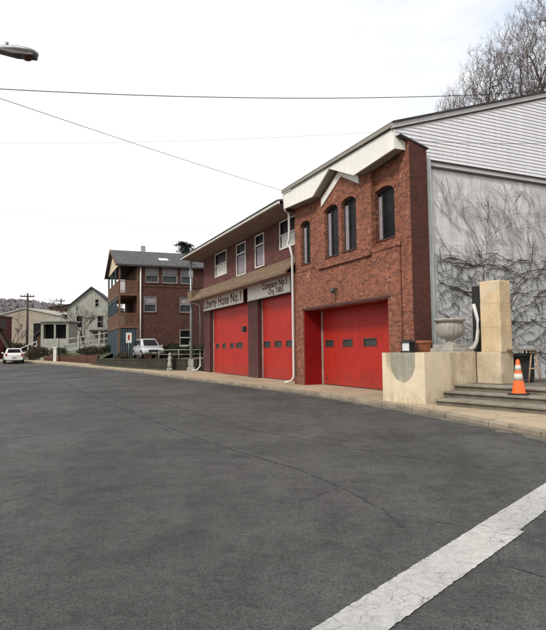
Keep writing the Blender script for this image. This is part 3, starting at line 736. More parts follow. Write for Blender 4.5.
# dark board and white pipe beside the pillar
bd = MB().bbox(-.16,.16,2.45,2.55,H0,3.42,.008).build('dark_board', M['black'], None, MW(0,0,0), MA); tag(bd, 'tall narrow black board standing beside the pillar', 'board')
pp = MB().tube([MW(-.24,2.2,H0+.06),MW(-.10,2.2,H0+.07),MW(.04,2.21,H0+.14),MW(.13,2.22,H0+.32),MW(.17,2.23,H0+.6),MW(.16,2.24,H0+.95),MW(.10,2.25,H0+1.2),MW(.03,2.26,H0+1.42)], [.06,.065,.06,.055,.05,.05,.055,.06], 10).build('bent_pipe', M['pipe'])
tag(pp, 'white bent plastic pipe leaning by the pillar above the stair wall', 'pipe')
# table with sawhorse on the landing
tb = thing('work_table', 'plain plywood work table on trestle legs on the landing by the block wall', 'table', (8.0,16.7,.5), R(-6))
MB().bbox(-1.15,1.6,-.45,.45,.95,1.0,.006).build('tabletop', M['ply'], tb)
for x in (-.36, 1.1):
    for sx in (-.17,.17):
        for y in (-.32,.32): MB().tube([(x+sx*.25,y*.9,.95),(x+sx,y,0)], .026, 4).build('leg', M['wood2'], tb)
    MB().box(x-.15,x+.15,-.32,-.29,.40,.44).build('brace', M['wood2'], tb)
cb = thing('storage_box', 'black storage box under the work table', 'box', (7.50,16.9,.5), R(-6))
MB().bbox(-.26,.24,-.25,.25,.08,.78,.02).build('body', M['black'], cb); MB().bbox(-.29,.27,-.28,.28,.78,.86,.015).build('lid', M['darkmetal'], cb)
for x in (-.2,.2): MB().tube([(x,0,0),(x,0,.09)], .035, 8).build('foot', M['darkmetal'], cb)
bk = thing('bucket', 'small brown bucket on the landing between the trestle legs', 'bucket', (8.3,16.8,.5))
MB().lathe([(.14,0),(.18,.32),(.19,.33),(.165,.32),(.13,.03)], n=20).build('pail', M['terra'], bk)
MB().tube([(-.18,0,.32),(-.12,.02,.2),(0,.04,.17),(.12,.02,.2),(.18,0,.32)], .006, 6).build('handle', M['darkmetal'], bk)

# ------------------------------------------------------------------ climbing vines and bare shrub
def walk(start, ang, n, step, wob, plane_x, drift=0):
    y, z = start; pts = []
    for i in range(n):
        pts.append(BW(plane_x+random.uniform(.0,.02), y, z))
        ang += random.gauss(0, wob)+drift; y += math.cos(ang)*step; z += math.sin(ang)*step
        if y < 1.1 or z < .5 or y > 19: break
    return pts
def vines(spec, m, name, parent):
    mb = MB()
    for start, ang, n, step, wob, r, zt in spec:
        p = walk(start, ang, n, step, wob, 7.40)
        p = [q for q in p if q[2] < zt]
        if len(p) < 3: continue
        N_ = len(p); mb.tube(p, [r*(1-.8*i/N_)+.002 for i in range(N_)], 4, False)
    return mb.build(name, m, parent)
vn = thing('climbing_vine', 'leafless dark climbing vine spreading sideways over the lower block wall', 'vine', (0,0,0))
sp = []
for i in range(95):
    yy = random.uniform(1.6, 13); zz = random.uniform(1.3, 4.6); d = random.choice((0, math.pi))
    sp.append(((yy, zz), d+random.uniform(-.3,.5)*(1 if d == 0 else -1), random.randint(14,34), .12, .17, random.uniform(.010,.022), 4.9))
for i in range(10): sp.append(((random.uniform(1.3,12), random.uniform(4.45,4.75)), random.choice((0,math.pi)), 30, .13, .10, random.uniform(.010,.018), 4.95))
vines(sp, M['vine'], 'stem', vn)
sp = []
for i in range(620):
    d = random.choice((0, math.pi))
    sp.append(((random.uniform(1.1,14), random.uniform(1.0,4.7)), d+random.gauss(0,.45), random.randint(8,20), .07, .32, random.uniform(.004,.009), 4.95))
vines(sp, M['vine'], 'tendril', vn)
v2 = thing('climbing_vine', 'pale dry vine tendrils fanning upward over the upper block wall', 'vine', (0,0,0))
sp = []
for i in range(300):
    sp.append(((random.uniform(1.1,14), random.uniform(4.4,6.8)), random.gauss(2.05,.5), random.randint(8,26), .08, .2, random.uniform(.005,.010), 7.55))
vines(sp, M['vine_pale'], 'tendril', v2)
sp = []
for i in range(9):
    sp.append(((random.uniform(1.6,14), random.uniform(4.5,5.6)), random.gauss(2.0,.3), random.randint(14,30), .09, .14, random.uniform(.006,.011), 7.4))
vines(sp, M['vine'], 'stem', v2)

def tree_mesh(base, h, r0, levels, seed, spread=.6, up=.35, nb=(2,4), minr=.006, lenf=.72, jitter=.18, dense=0):
    rnd = random.Random(seed); trunk = MB(); twig = MB()
    def grow(p, d, ln, r, lev):
        n = 5 if lev > 1 else 3; pts = [p]; rad = [r]; q = p.copy(); dd = d.copy()
        for i in range(n):
            dd = (dd+Vector((rnd.gauss(0,jitter), rnd.gauss(0,jitter), rnd.gauss(0,jitter*.6)+up*.12))).normalized()
            q = q+dd*ln/n; pts.append(q); rad.append(r*(1-.42*(i+1)/n))
        (trunk if lev >= levels-2 else twig).tube(pts, rad, 7 if lev >= levels-1 else (5 if lev > 2 else 3), False)
        if lev == 0: return
        k = rnd.randint(*nb)+(1 if lev < 3 else 0)+(dense if lev < 3 else 0)
        for j in range(k):
            i = rnd.randint(2, n) if j else n
            o = pts[i]; ax = Vector((rnd.gauss(0,1), rnd.gauss(0,1), rnd.gauss(0,.4))).normalized()
            nd = (dd+ax*spread*rnd.uniform(.6,1.3)).normalized(); nd.z += up*.5; nd.normalize()
            grow(o, nd, ln*lenf*rnd.uniform(.75,1.15), max(minr, rad[i]*rnd.uniform(.5,.72)), lev-1)
    grow(Vector(base), Vector((rnd.gauss(0,.05), rnd.gauss(0,.05), 1)).normalized(), h, r0, levels)
    return trunk, twig
def tree(name, label, cat, base, h, r0, levels, seed, mtr, mtw, group=None, **k):
    a, b = tree_mesh((0,0,0), h, r0, levels, seed, **k)
    t = thing(name, label, cat, base, 0, group)
    a.build('trunk', mtr, t); b.build('crown', mtw, t); return t
# shrub behind the pillar
sb = MW(-.55, 3.6, .5)
tree('bare_shrub', 'bare many stemmed shrub fanning up behind the top of the stone pillar', 'shrub', MW(-.75,4.2,.5), 2.8, .04, 4, 5, M['vine'], M['vine'], spread=.55, up=.5, nb=(2,3), minr=.006, lenf=.62)
# trees on the slope behind the roof
import numpy as np
def crown_tree(name, label, base, top, rh, rv, seed, ntip, group, trunk_r, mt, mw, rmin=.0058):
    rs = np.random.RandomState(seed); H = top-base[2]; cz = H-rv
    cap = 40000; P = np.zeros((cap, 3)); par = [-1]; n = 1; L_ = np.zeros(cap)
    def addp(q, p):
        nonlocal n
        P[n] = q; par.append(p); L_[n] = L_[p]+np.linalg.norm(P[n]-P[p]); n += 1; return n-1
    # leaning main stems
    k = 0; z = 0; bx = rs.normal(0, .04, 2); cur = 0
    while z < cz-.55*rv:
        z += .6; bx = bx+rs.normal(0, .012, 2); cur = addp(P[cur]+np.array([bx[0]*.6, bx[1]*.6, .6]), cur)
    fork = cur
    for m in range(rs.randint(3, 6)):
        a = rs.uniform(0, 6.28); d = np.array([math.cos(a)*.45, math.sin(a)*.45, 1.0]); c = max(1, fork-rs.randint(0, 4))
        for _ in range(int(rs.uniform(.7, 1.15)*rv/.5)):
            d = d+rs.normal(0, .10, 3); d[2] = max(.5, d[2]); c = addp(P[c]+d/np.linalg.norm(d)*.5, c)
    lump = [(rs.normal(0, 1, 3), rs.uniform(.78, 1.1)) for _ in range(14)]
    T = []
    while len(T) < ntip:
        u = rs.normal(0, 1, 3); u /= np.linalg.norm(u)
        if u[2] < -.75: continue
        f = max(lump, key=lambda q: float(np.dot(q[0]/np.linalg.norm(q[0]), u)))[1]
        rr = rs.uniform(.25, 1)**.45*f
        T.append(np.array([u[0]*rh*rr, u[1]*rh*rr, cz+u[2]*rv*rr]))
    T.sort(key=lambda q: np.linalg.norm(q-np.array([0, 0, cz-rv*.5])))
    for t in T:
        D = np.linalg.norm(P[1:n]-t, axis=1)+.22*L_[1:n]
        b = int(np.argmin(D))+1; v = t-P[b]; d = np.linalg.norm(v); m = max(1, int(d/.35)); c = b
        bow = rs.normal(0, .07*d, 3); bow[2] += .06*d
        p0 = P[b].copy()
        for q in range(1, m+1):
            w_ = q/m; c = addp(p0+v*w_+bow*4*w_*(1-w_)*.5+rs.normal(0, .02, 3), c)
        out = t-np.array([0, 0, cz-rv*.6]); out /= np.linalg.norm(out)
        for q in range(rs.randint(3, 6)):
            dd = out+rs.normal(0, .45, 3)+np.array([0, 0, .25]); dd /= np.linalg.norm(dd); e = c
            for _ in range(2): dd = dd+rs.normal(0, .15, 3); e = addp(P[e]+dd*rs.uniform(.16, .34), e)
        if n > cap-60: break
    A_ = np.zeros(n)
    kids = [0]*n
    for q in range(n-1, 0, -1):
        if kids[q] == 0: A_[q] = rmin**2.15
        A_[par[q]] += A_[q]; kids[par[q]] += 1
    rad = A_**(1/2.15); rad = np.minimum(rad*(trunk_r/max(rad[1], 1e-6))**((rad/rad.max())), trunk_r*1.15)
    rad = np.maximum(rad*np.where(rad < .08, .8, 1), rmin)
    tr = MB(); tw = MB()
    for q in range(1, n):
        p = par[q]; a, b = Vector(P[p]), Vector(P[q]); d = b-a
        if d.length < 1e-4: continue
        big = rad[q] > .045; k = 6 if big else 3
        x = d.orthogonal().normalized(); y = d.cross(x).normalized(); ra = min(rad[p], rad[q]*1.35); rb = rad[q]
        vs = []
        for o, rr in ((a, ra), (b, rb)):
            for m in range(k):
                t_ = 6.2832*m/k; vs.append(o+x*(math.cos(t_)*rr)+y*(math.sin(t_)*rr))
        (tr if big else tw).add(vs, [(m, (m+1)%k, k+(m+1)%k, k+m) for m in range(k)], True)
    t = thing(name, label, 'tree', base, 0, group)
    for nm, mb_, m_ in (('trunk', tr, mt), ('crown', tw, mw)):
        me = bpy.data.meshes.new(nm); me.from_pydata([tuple(q) for q in mb_.v], [], mb_.f); me.polygons.foreach_set('use_smooth', mb_.sm); me.materials.append(m_)
        o = bpy.data.objects.new(nm, me); col.objects.link(o); o.parent = t
    return t
TB = [(16.3,46,24.0,2.7,3.9),(18.5,45,26.8,3.1,5.0),(20.7,46,29.0,3.5,5.6),(22.8,45,31.0,3.7,6.0),(25.6,50,34.4,4.0,6.4),(28.4,47,34,4.2,6.5),(31.5,53,38,4.5,7),(17.4,51,25.8,2.9,4.4),(20.8,53,30.2,3.5,5.5),(24.6,56,34.6,4.2,6.4),(29,59,38,4.5,7)]
TL = ['small rounded bare tree nearest the roof slope, leftmost behind the gable', 'rounded bare tree behind the gable, beside the leftmost small one', 'bare tree with fine reddish twigs rising mid way up the gable roof', 'tall dark trunked bare tree near the right edge of the photo',
      'big bare tree high on the slope at the right edge of the photo', 'bare tree on the slope at the far right beyond the tall trunks', 'bare tree highest on the slope at the far right',
      'low bare tree at the back, behind the leftmost pair above the roof', 'bare tree at the back of the middle group above the roof', 'bare tree at the back of the right group above the roof', 'bare tree farthest back on the slope at the far right']
for i, (x, y, top, rh, rv) in enumerate(TB):
    crown_tree('bare_tree', TL[i], (x, y, terr(x, y)-.2), top, rh, rv, 60+i, [430,520,560,560,560,420,420,240,260,260,260][i], 'leafless trees on the slope behind the roof', .15, M['bark'], M['twig'])
# brush along the slope
mb = MB()
for i in range(3800):
    x = random.uniform(11, 40); y = random.uniform(47, 62); z = terr(x, y); h = random.uniform(.8, 3.2)
    a = random.gauss(0,.35); b = random.gauss(0,.35)
    mb.tube([(x,y,z),(x+a*h*.5,y+b*h*.5,z+h*.55),(x+a*h*1.1,y+b*h,z+h)], [.02,.014,.006], 3, False)
tag(mb.build('underbrush', M['twig']), 'tangled leafless underbrush on the slope behind the roof', 'underbrush', kind='stuff')

# ------------------------------------------------------------------ apartment house
AA = R(22); AO = (-13.8, 50.0, 1.0)
ap = thing('apartment_house', 'three storey red brick apartment house with wooden corner porches and grey shingle roof', 'apartment house', AO, AA)
def AW(x, y, z=0): return (AO[0]+math.cos(AA)*x-math.sin(AA)*y, AO[1]+math.sin(AA)*x+math.cos(AA)*y, AO[2]+z)
aw = [(2.35,3.55,6.85,8.25),(3.9,5.3,6.85,8.25),(5.6,6.75,6.85,8.25),(2.2,3.35,4.15,5.6),(5.5,6.7,4.15,5.6),(5.5,6.7,1.05,2.55)]
MB().prism([(1.75,-.5),(10.5,-.5),(10.5,8.4),(1.75,8.4)], [hr(*q) for q in aw], 0, .25).build('brick_wall', M['brick_apt'], ap)
MB().box(1.75,2.0,.25,9.7,-.5,8.4).build('porch_wall', M['brick_low'], ap)
MB().box(10.3,10.5,.25,9.7,-.5,8.4).box(2,10.3,9.5,9.7,-.5,8.4).build('rear_wall', M['brick_apt'], ap)
for q in aw:
    a,b,c,d = q
    f = MB().prism(hr(a,b,c,d), [hr(a+.07,b-.07,c+.07,d-.07)], .03, .10); f.box(a+.09,b-.09,.04,.09,(c+d)/2-.04,(c+d)/2+.04);
    fo = f.build('window_frame', M['white' if q is aw[-1] else 'offwhite'], ap)
    MB().box(a,b,.12,.13,c,d).build('pane', M['glass_blue' if d > 5 else 'glass'], fo)
    MB().box(a+.1,b-.1,.105,.115,(c+d)/2+.1,d-.1).build('blind', M['curtain'], fo) if d > 5 else None
    MB().box(a-.08,b+.08,-.06,.03,c-.1,c).build('sill', M['offwhite' if q is aw[-1] else 'brick_low'], fo)
MB().box(1.85,9.9,-.05,0,8.28,8.42).box(2.0,9.9,-.04,0,6.45,6.65).build('brick_band', M['brick_low'], ap)
# roof: ridge parallel to the front
MB().prism([(-.35,8.40),(4.85,10.55),(10.05,8.40),(10.05,8.28),(4.85,10.42),(-.35,8.28)], [], -.3, 10.8, 'x').build('roof', M['shingle'], ap)
MB().box(-.3,10.8,-.42,-.32,8.26,8.42).build('gutter', M['darktrim'], ap)
MB().prism([(.1,8.4),(9.6,8.4),(4.85,10.35)], [], .0, .08, 'x').build('gable_end', M['cream'], ap)
for a,b in (((-.42,8.20),(4.85,10.38)),((10.1,8.2),(4.85,10.38))):
    MB().prism([a,b,(b[0],b[1]+.2),(a[0],a[1]+.2)], [], -.34, -.29, 'x').build('rake_board', M['wood'], ap)
MB().box(2.7,3.1,4.7,5.1,10.3,11.1).build('chimney', M['offwhite'], ap)
sk = MB(); sk.add([(3.9,1.5,9.21),(4.8,1.5,9.21),(4.8,2.3,9.54),(3.9,2.3,9.54)], [(0,1,2,3)]); sk.build('skylight', M['headlamp'], ap)
ds = MB().lathe([(.03,0),(.28,.08),(.36,.2),(.35,.22),(.02,.04)], (6.7,.4,8.9), 16).tube([(6.7,.4,8.7),(6.7,.4,8.95)], .03, 6); ds.build('satellite_dish', M['offwhite'], ap)
MB().tube([(1.9,-.1,8.25),(1.9,-.1,.0)], .07, 8).build('downspout', M['white'], ap)
# porches: three decks
for z, mtl in ((2.95,'wood'),(5.9,'wood')):
    d = MB().box(0,1.75,0,9.5,z-.28,z); do = d.build('porch_deck', M['wood'], ap)
    r = MB().box(0,1.75,-.03,.03,z+.98,z+1.08).box(-.03,.03,0,9.5,z+.98,z+1.08).box(0,1.75,-.02,.02,z+.1,z+.16).box(-.02,.02,0,9.5,z+.1,z+.16)
    x = .08
    while x < 1.7: r.box(x,x+.07,-.015,.015,z,z+1); x += .12
    y = .1
    while y < 9.4: r.box(-.015,.015,y,y+.08,z,z+1); y += .14
    r.build('railing', M['wood'], do)
for y in (.02, 3.2, 6.3, 9.35):
    MB().box(-.02,.14,y,y+.14,-.5,8.35).build('porch_post', M['wood' if y < 1 else 'teal'], ap)
MB().box(1.6,1.74,.02,.16,-.5,8.3).build('porch_post', M['wood'], ap)
e = MB()
y = .3
while y < 9.3: e.box(.02,.06,y,y+.12,-.2,2.6); y += .24
e.box(.08,.12,.2,9.4,-.2,2.6); x = .2
while x < 1.6: e.box(x,x+.1,.04,.08,-.2,2.6); x += .22
e.box(.15,1.6,.1,.14,-.2,2.6)
e.build('lattice_enclosure', M['teal'], ap)
e = MB()
for y in (.4,1.9,3.5,5.0,6.6,8.1): e.box(.03,.08,y,y+.12,3.95,5.5)
e.box(.03,.08,.3,9.3,5.35,5.55); e.build('screen_frame', M['teal'], ap)
MB().box(.1,.12,3.5,9.3,4.0,5.35).build('screen', M['glass_blue'], ap)
MB().box(1.70,1.748,1.0,1.9,5.9,7.9).box(1.70,1.748,1.0,1.9,2.95,4.95).build('door', M['wood'], ap)

# yard in front of it
yard = MB()
yl = [(-5.1,42.0),(-7.6,42.5),(-10.4,44.6),(-13.2,47.6),(-16.0,51.2)]
yb = [(1,50),(-1,58),(-5,64),(-12,66),(-22,62)]
vs = []; fs = []
for a, b in zip(yl, yb):
    for k in range(7):
        t = k/6; vs.append((a[0]+(b[0]-a[0])*t, a[1]+(b[1]-a[1])*t, .92+.08*t+random.uniform(-.02,.02)))
for i in range(4):
    for k in range(6): fs.append((i*7+k,(i+1)*7+k,(i+1)*7+k+1,i*7+k+1))
yard.add(vs, fs, True); tag(yard.build('lawn', M['earth']), kind='structure')
rw = MB()
for i in range(len(yl)-1):
    a, b = Vector(yl[i]), Vector(yl[i+1]); d = (b-a).normalized(); n = Vector((-d.y, d.x))*-.12
    for z0, z1, e in ((-.2,.86,0),(.86,.95,.03)):
        q = [a-n*(1+e*8), b-n*(1+e*8), b+n, a+n]
        rw.add([(p.x,p.y,z0) for p in q]+[(p.x,p.y,z1) for p in q], [(0,1,5,4),(1,2,6,5),(2,3,7,6),(3,0,4,7),(4,5,6,7)])
M['moss'] = mat('mossy_stone', (.045,.04,.028), .95, .5, 2.5, 9, .4, dirt=(.02,.022,.014))
tag(rw.build('retaining_wall', M['moss']), 'low dark retaining wall holding up the yard in front of the silver car', 'wall')
gs = MB()
for i in range(len(yl)-1):
    a, b = Vector(yl[i]), Vector(yl[i+1]); d = (b-a).normalized(); n = Vector((d.y, -d.x))
    n = n if n.y < 0 else -n
    q = [a, b, b+n*.9, a+n*.9]
    gs.add([(p.x,p.y,G(p.y)+.03) for p in q], [(0,1,2,3)])
gs2 = gs.build('grass_verge', M['grass']); tag(gs2, kind='structure')
def leafclump(mb, c, r, n, s=.08):
    for i in range(n):
        th = random.uniform(0, 2*math.pi); cz = random.uniform(-.6, 1); rr = random.uniform(.55, 1.05)
        q = math.sqrt(max(0, 1-cz*cz))
        p = Vector((c[0]+r[0]*rr*q*math.cos(th), c[1]+r[1]*rr*q*math.sin(th), c[2]+r[2]*rr*cz))
        a = Vector((random.gauss(0,1),random.gauss(0,1),random.gauss(0,1))).normalized()*s; b = a.orthogonal().normalized()*s*.6
        mb.add([p-a, p+b, p+a, p-b], [(0,1,2,3)])
def bush(label, c, r, m, n=500, s=.09, name='bush', group=None):
    t = thing(name, label, 'bush', (c[0],c[1],c[2]), 0, group)
    mb = MB(); leafclump(mb, (0,0,r[2]*.7), r, n, s); mb.build('foliage', m, t)
    mb = MB()
    for i in range(6):
        a = i*1.05; mb.tube([(0,0,-.05),(math.cos(a)*r[0]*.4,math.sin(a)*r[1]*.4,r[2]*.6),(math.cos(a)*r[0]*.6,math.sin(a)*r[1]*.6,r[2]*1.2)], [.03,.02,.01], 4, False)
    mb.build('stem', M['bark'], t)
bush('dark green bush against the brick under the low white window', AW(4.6,-.8), (1.1,.6,.75), M['hedge'], 900)
bush('dark green bush between the silver car and the flag pole', AW(6.3,-.8), (.9,.5,.6), M['hedge'], 700)
bush('dark bush at the corner of the apartment behind the thin pole', AW(7.9,-.8), (.9,.6,.8), M['hedge'], 700)
bush('dry brown bush on the retaining wall right of the silver car', (-7.6,43.4,.9), (.55,.4,.35), M['bush'], 450, .07)
bush('low brown shrub at the left end of the retaining wall', (-13.0,48.4,.9), (.7,.5,.35), M['bush'], 450, .07)
# white garden statue + rail
st = thing('garden_statue', 'small weathered white garden statue beside the retaining wall', 'statue', (-7.75,42.0,.02))
st_ = MB().bbox(-.2,.2,-.2,.2,-.1,.28,.03); st_.build('plinth', M['offwhite'], st)
MB().lathe([(.14,.28),(.2,.42),(.17,.62),(.12,.8),(.17,.95),(.15,1.08),(.06,1.14),(.10,1.2),(.12,1.3),(.09,1.39),(.02,1.42)], n=14).build('figure', M['offwhite'], st)
fr = thing('pipe_railing', 'thin pale pipe railing along the yard edge by the thin pole', 'railing')
MB().tube([(-8.9,43.6,1.65),(-7.2,42.7,1.65),(-5.2,42.1,1.65)], .03, 6).tube([(-8.9,43.6,1.3),(-7.2,42.7,1.3),(-5.2,42.1,1.3)], .02, 6).build('rail', M['offwhite'], fr)
for p in ((-8.9,43.6),(-7.2,42.7),(-5.2,42.1)): MB().tube([(p[0],p[1],.9),(p[0],p[1],1.66)], .03, 6).build('post', M['offwhite'], fr)
# pole
po = thing('utility_pole', 'slim pale metal pole with a stepped base left of the maroon fire station', 'pole', (-6.05,41.3,0))
MB().tube([(0,0,0),(.02,0,5),(-.02,0,9.2)], [.13,.11,.07], 10).build('shaft', M['metal'], po)
MB().bbox(-.28,.28,-.28,.28,-.1,.35,.03).bbox(-.2,.2,-.2,.2,.35,.95,.03).build('base', M['offwhite'], po)
MB().box(-.16,.16,-.1,.1,7.0,7.5).tube([(0,0,8.3),(.35,0,8.35)], .03, 6).box(.3,.45,-.06,.06,8.2,8.45).build('bracket', M['metal'], po)
# blade signs
def sign(label, loc, h, w_, hh, rz=0):
    t = thing('street_sign', label, 'sign', loc, rz)
    MB().tube([(0,0,0),(0,0,h)], .04, 6).build('post', M['metal'], t)
    MB().bbox(-w_/2,w_/2,-.06,-.04,h-hh,h+.03,.02).build('panel', M['white'], t)
    MB().box(-w_*.16,w_*.16,-.065,-.061,h-hh*.72,h-hh*.2).build('panel_mark', M['taillamp'], t)
sign('white sign with a red mark on a post before the brick porch', (-12.35,47.9,.95), 2.2, .50, .85, R(15))
sign('small white sign on a post by the dark red building', (-32.2,64.2,.6), 2.0, .45, .5, R(20))
mt = MB().bbox(-.15,.15,-.1,0,0,.45,.02).build('meter_box', M['white'], None, AW(6.55,-.02,.95), AA); tag(mt, 'small white meter box on the brick wall under the lowest window', 'meter box')

# ------------------------------------------------------------------ cars
def car(label, loc, rz, paint, tall=1.6):
    t = thing('parked_car', label, 'car', loc, rz)
    S = [(-2.22,.50,.86,.66),(-2.15,.36,.98,.82),(-1.9,.30,1.02,.88),(-1.2,.24,1.02,.91),(0,.22,1.0,.92),(1.0,.22,1.0,.91),(1.35,.24,.98,.9),(1.8,.3,.92,.87),(2.1,.34,.84,.81),(2.22,.44,.74,.68)]
    b = MB(); vs = []; fs = []; 
    for x, z0, z1, w_ in S:
        zm = z0+(z1-z0)*.55
        vs += [(x,-w_*.8,z0),(x,-w_,z0+.12),(x,-w_,zm),(x,-w_*.93,z1-.03),(x,-w_*.75,z1),(x,w_*.75,z1),(x,w_*.93,z1-.03),(x,w_,zm),(x,w_,z0+.12),(x,w_*.8,z0)]
    for i in range(len(S)-1):
        for k in range(10): fs.append((i*10+k, i*10+(k+1)%10, (i+1)*10+(k+1)%10, (i+1)*10+k))
    fs.append(tuple(range(10))); fs.append(tuple(range((len(S)-1)*10, len(S)*10)))
    b.add(vs, fs, True)
    # cabin
    B0 = [(-2.0,.72),(-1.9,.82),(.9,.82),(1.2,.66)]; T0 = [(-1.78,.56),(-1.6,.64),(.1,.64),(.3,.54)]
    ring = lambda q, z: [(x,-w_,z) for x, w_ in q]+[(x,w_,z) for x, w_ in q[::-1]]
    vs = ring(B0, 1.0)+ring(T0, tall-.04)+[(p[0]*.96-.03,p[1]*.86,tall) for p in ring(T0, tall)]
    fs = [(k,(k+1)%8,8+(k+1)%8,8+k) for k in range(8)]+[(8+k,8+(k+1)%8,16+(k+1)%8,16+k) for k in range(8)]+[tuple(range(16,24))]
    b.add(vs, fs); bo = b.build('body', paint, t)
    def lerp(a, b_, s): return tuple(a[i]+(b_[i]-a[i])*s for i in range(3))
    def pane(name, p00, p10, p11, p01, u0, u1, w0, w1, n):
        q = []
        for u_, w_ in ((u0,w0),(u1,w0),(u1,w1),(u0,w1)):
            p = lerp(lerp(p00,p10,u_), lerp(p01,p11,u_), w_); q.append((p[0]+n[0]*.012,p[1]+n[1]*.012,p[2]+n[2]*.012))
        m_ = MB(); m_.add(q, [(0,1,2,3)]); m_.build(name, M['glass'], t)
    zt = tall-.04
    for s in (-1,1):
        a, b_, c_, d_ = (-1.9,s*.82,1.0),(.9,s*.82,1.0),(.1,s*.64,zt),(-1.6,s*.64,zt)
        pane('side_window', a,b_,c_,d_, .03,.30,.1,.88,(0,s,.2)); pane('side_window', a,b_,c_,d_, .33,.62,.1,.88,(0,s,.2)); pane('side_window', a,b_,c_,d_, .65,.97,.1,.88,(0,s,.2))
    pane('windscreen', (1.2,-.66,1.0),(1.2,.66,1.0),(.3,.54,zt),(.3,-.54,zt), .04,.96,.08,.93,(.6,0,.6))
    pane('rear_window', (-2.0,-.72,1.0),(-2.0,.72,1.0),(-1.78,.56,zt),(-1.78,-.56,zt), .05,.95,.12,.9,(-1,0,.1))
    for x in (-1.35,1.38):
        for s in (-1,1):
            wl = MB().tube([(x,s*.70,.33),(x,s*.93,.33)], .33, 20).build('wheel', M['black'], t)
            MB().tube([(x,s*.90,.33),(x,s*.94,.33)], .20, 14).build('rim', M['metal'], wl)
            ar = MB(); P_ = [(x+.40*math.cos(a_*math.pi/12), .33+.40*math.sin(a_*math.pi/12)) for a_ in range(-1,14)]
            ar.prism(P_, [], s*.895, s*.928); ar.build('wheel_arch', M['black'], t)
    for s in (-1,1):
        MB().bbox(2.06,2.20,s*.64-.14,s*.64+.14,.62,.78,.03).build('headlight', M['headlamp'], t)
        MB().bbox(-2.23,-2.1,s*.72-.09,s*.72+.09,.72,.98,.02).build('taillight', M['taillamp'], t)
        MB().bbox(.72,.86,s*.98-.09,s*.98+.09,.98,1.12,.03).build('wing_mirror', paint, t)
    MB().bbox(2.14,2.25,-.46,.46,.52,.72,.02).build('grille', M['black'], t)
    MB().bbox(2.05,2.27,-.78,.78,.32,.46,.03).build('front_bumper', M['darkmetal'], t)
    MB().bbox(-2.27,-2.1,-.78,.78,.34,.56,.03).build('rear_bumper', paint, t)
    MB().bbox(2.26,2.28,-.2,.2,.42,.52,.004).build('number_plate', M['offwhite'], t)
    MB().bbox(-2.29,-2.27,-.2,.2,.5,.62,.004).build('number_plate', M['offwhite'], t)
    return t
car('silver car parked nose out on the yard before the apartment house', (-10.65,47.6,.97), R(-64), M['silver'], 1.66)
car('white car on the road near the dark red building at the far left', (-26.7,57.6,G(57.6)-.12), R(117), M['carwhite'], 1.5)

# ------------------------------------------------------------------ houses on the left
def gable_house(name, label, loc, rz, w, d, hw, hr_, mw, mr, wins=(), cat='house', eave=.3):
    t = thing(name, label, cat, loc, rz)
    holes = [hr(*q) for q in wins]
    MB().prism([(0,-2),(w,-2),(w,hw),(w/2,hr_),(0,hw)], holes, 0, .2).build('wall', mw, t)
    MB().box(0,.2,.2,d,-2,hw).box(w-.2,w,.2,d,-2,hw).box(.2,w-.2,d-.2,d,-2,hw).build('side_wall', mw, t)
    sl = (hr_-hw)/(w/2)
    r = MB().prism([(-eave,hw-sl*eave),(w/2,hr_),(w+eave,hw-sl*eave),(w+eave,hw-sl*eave+.18),(w/2,hr_+.2),(-eave,hw-sl*eave+.18)], [], -eave, d+eave)
    r.build('roof', mr, t)
    for a,b,c,d2 in wins:
        f = MB().prism(hr(a-.08,b+.08,c-.08,d2+.08), [hr(a+.04,b-.04,c+.04,d2-.04)], -.04, -.003); f.box(a,b,-.02,.05,(c+d2)/2-.03,(c+d2)/2+.03)
        fo = f.build('window', M['offwhite'], t); MB().box(a,b,.1,.11,c,d2).build('pane', M['glass'], fo)
    return t
wh = gable_house('white_house', 'pale green white gabled house behind a bare tree and porch', (-27.3,74,1.2), R(8), 6.3, 10, 6.2, 8.9, M['housewhite'], M['shingle_dark'],
    [(1.2,2.0,3.6,5.2),(3.9,4.7,3.6,5.2),(3.6,4.1,6.4,7.4)])
MB().box(-.6,-.02,-.5,3,5.2,5.35).build('shutter_roof', M['shingle_dark'], wh)
MB().box(3.2,6.8,-1.8,-.02,3.0,3.25).build('porch_roof', M['darktrim'], wh)
for x in (3.3,5,6.7): MB().box(x,x+.12,-1.75,-1.63,-1.5,3.0).build('porch_post', M['offwhite'], wh)
# white porch annex
pa = thing('porch_annex', 'white enclosed porch with dark window openings beside the white house', 'porch', (-27.4,66,1.0), R(5))
MB().prism([(0,-1),(3.2,-1),(3.2,4.2),(0,4.2)], [hr(.3,1.5,2.2,3.9),hr(1.7,2.9,2.2,3.9)], 0, .2).box(3.0,3.2,.2,4,-1,4.2).box(0,.2,.2,4,-1,4.2).build('wall', M['housewhite'], pa)
MB().box(.2,3.0,1.2,1.3,2.2,3.9).build('opening', M['glass'], pa)
MB().prism([(-.25,4.2),(3.4,4.2),(3.4,4.35),(1.6,4.75),(-.25,4.35)], [], -.3, 4.3).build('roof', M['offwhite'], pa)
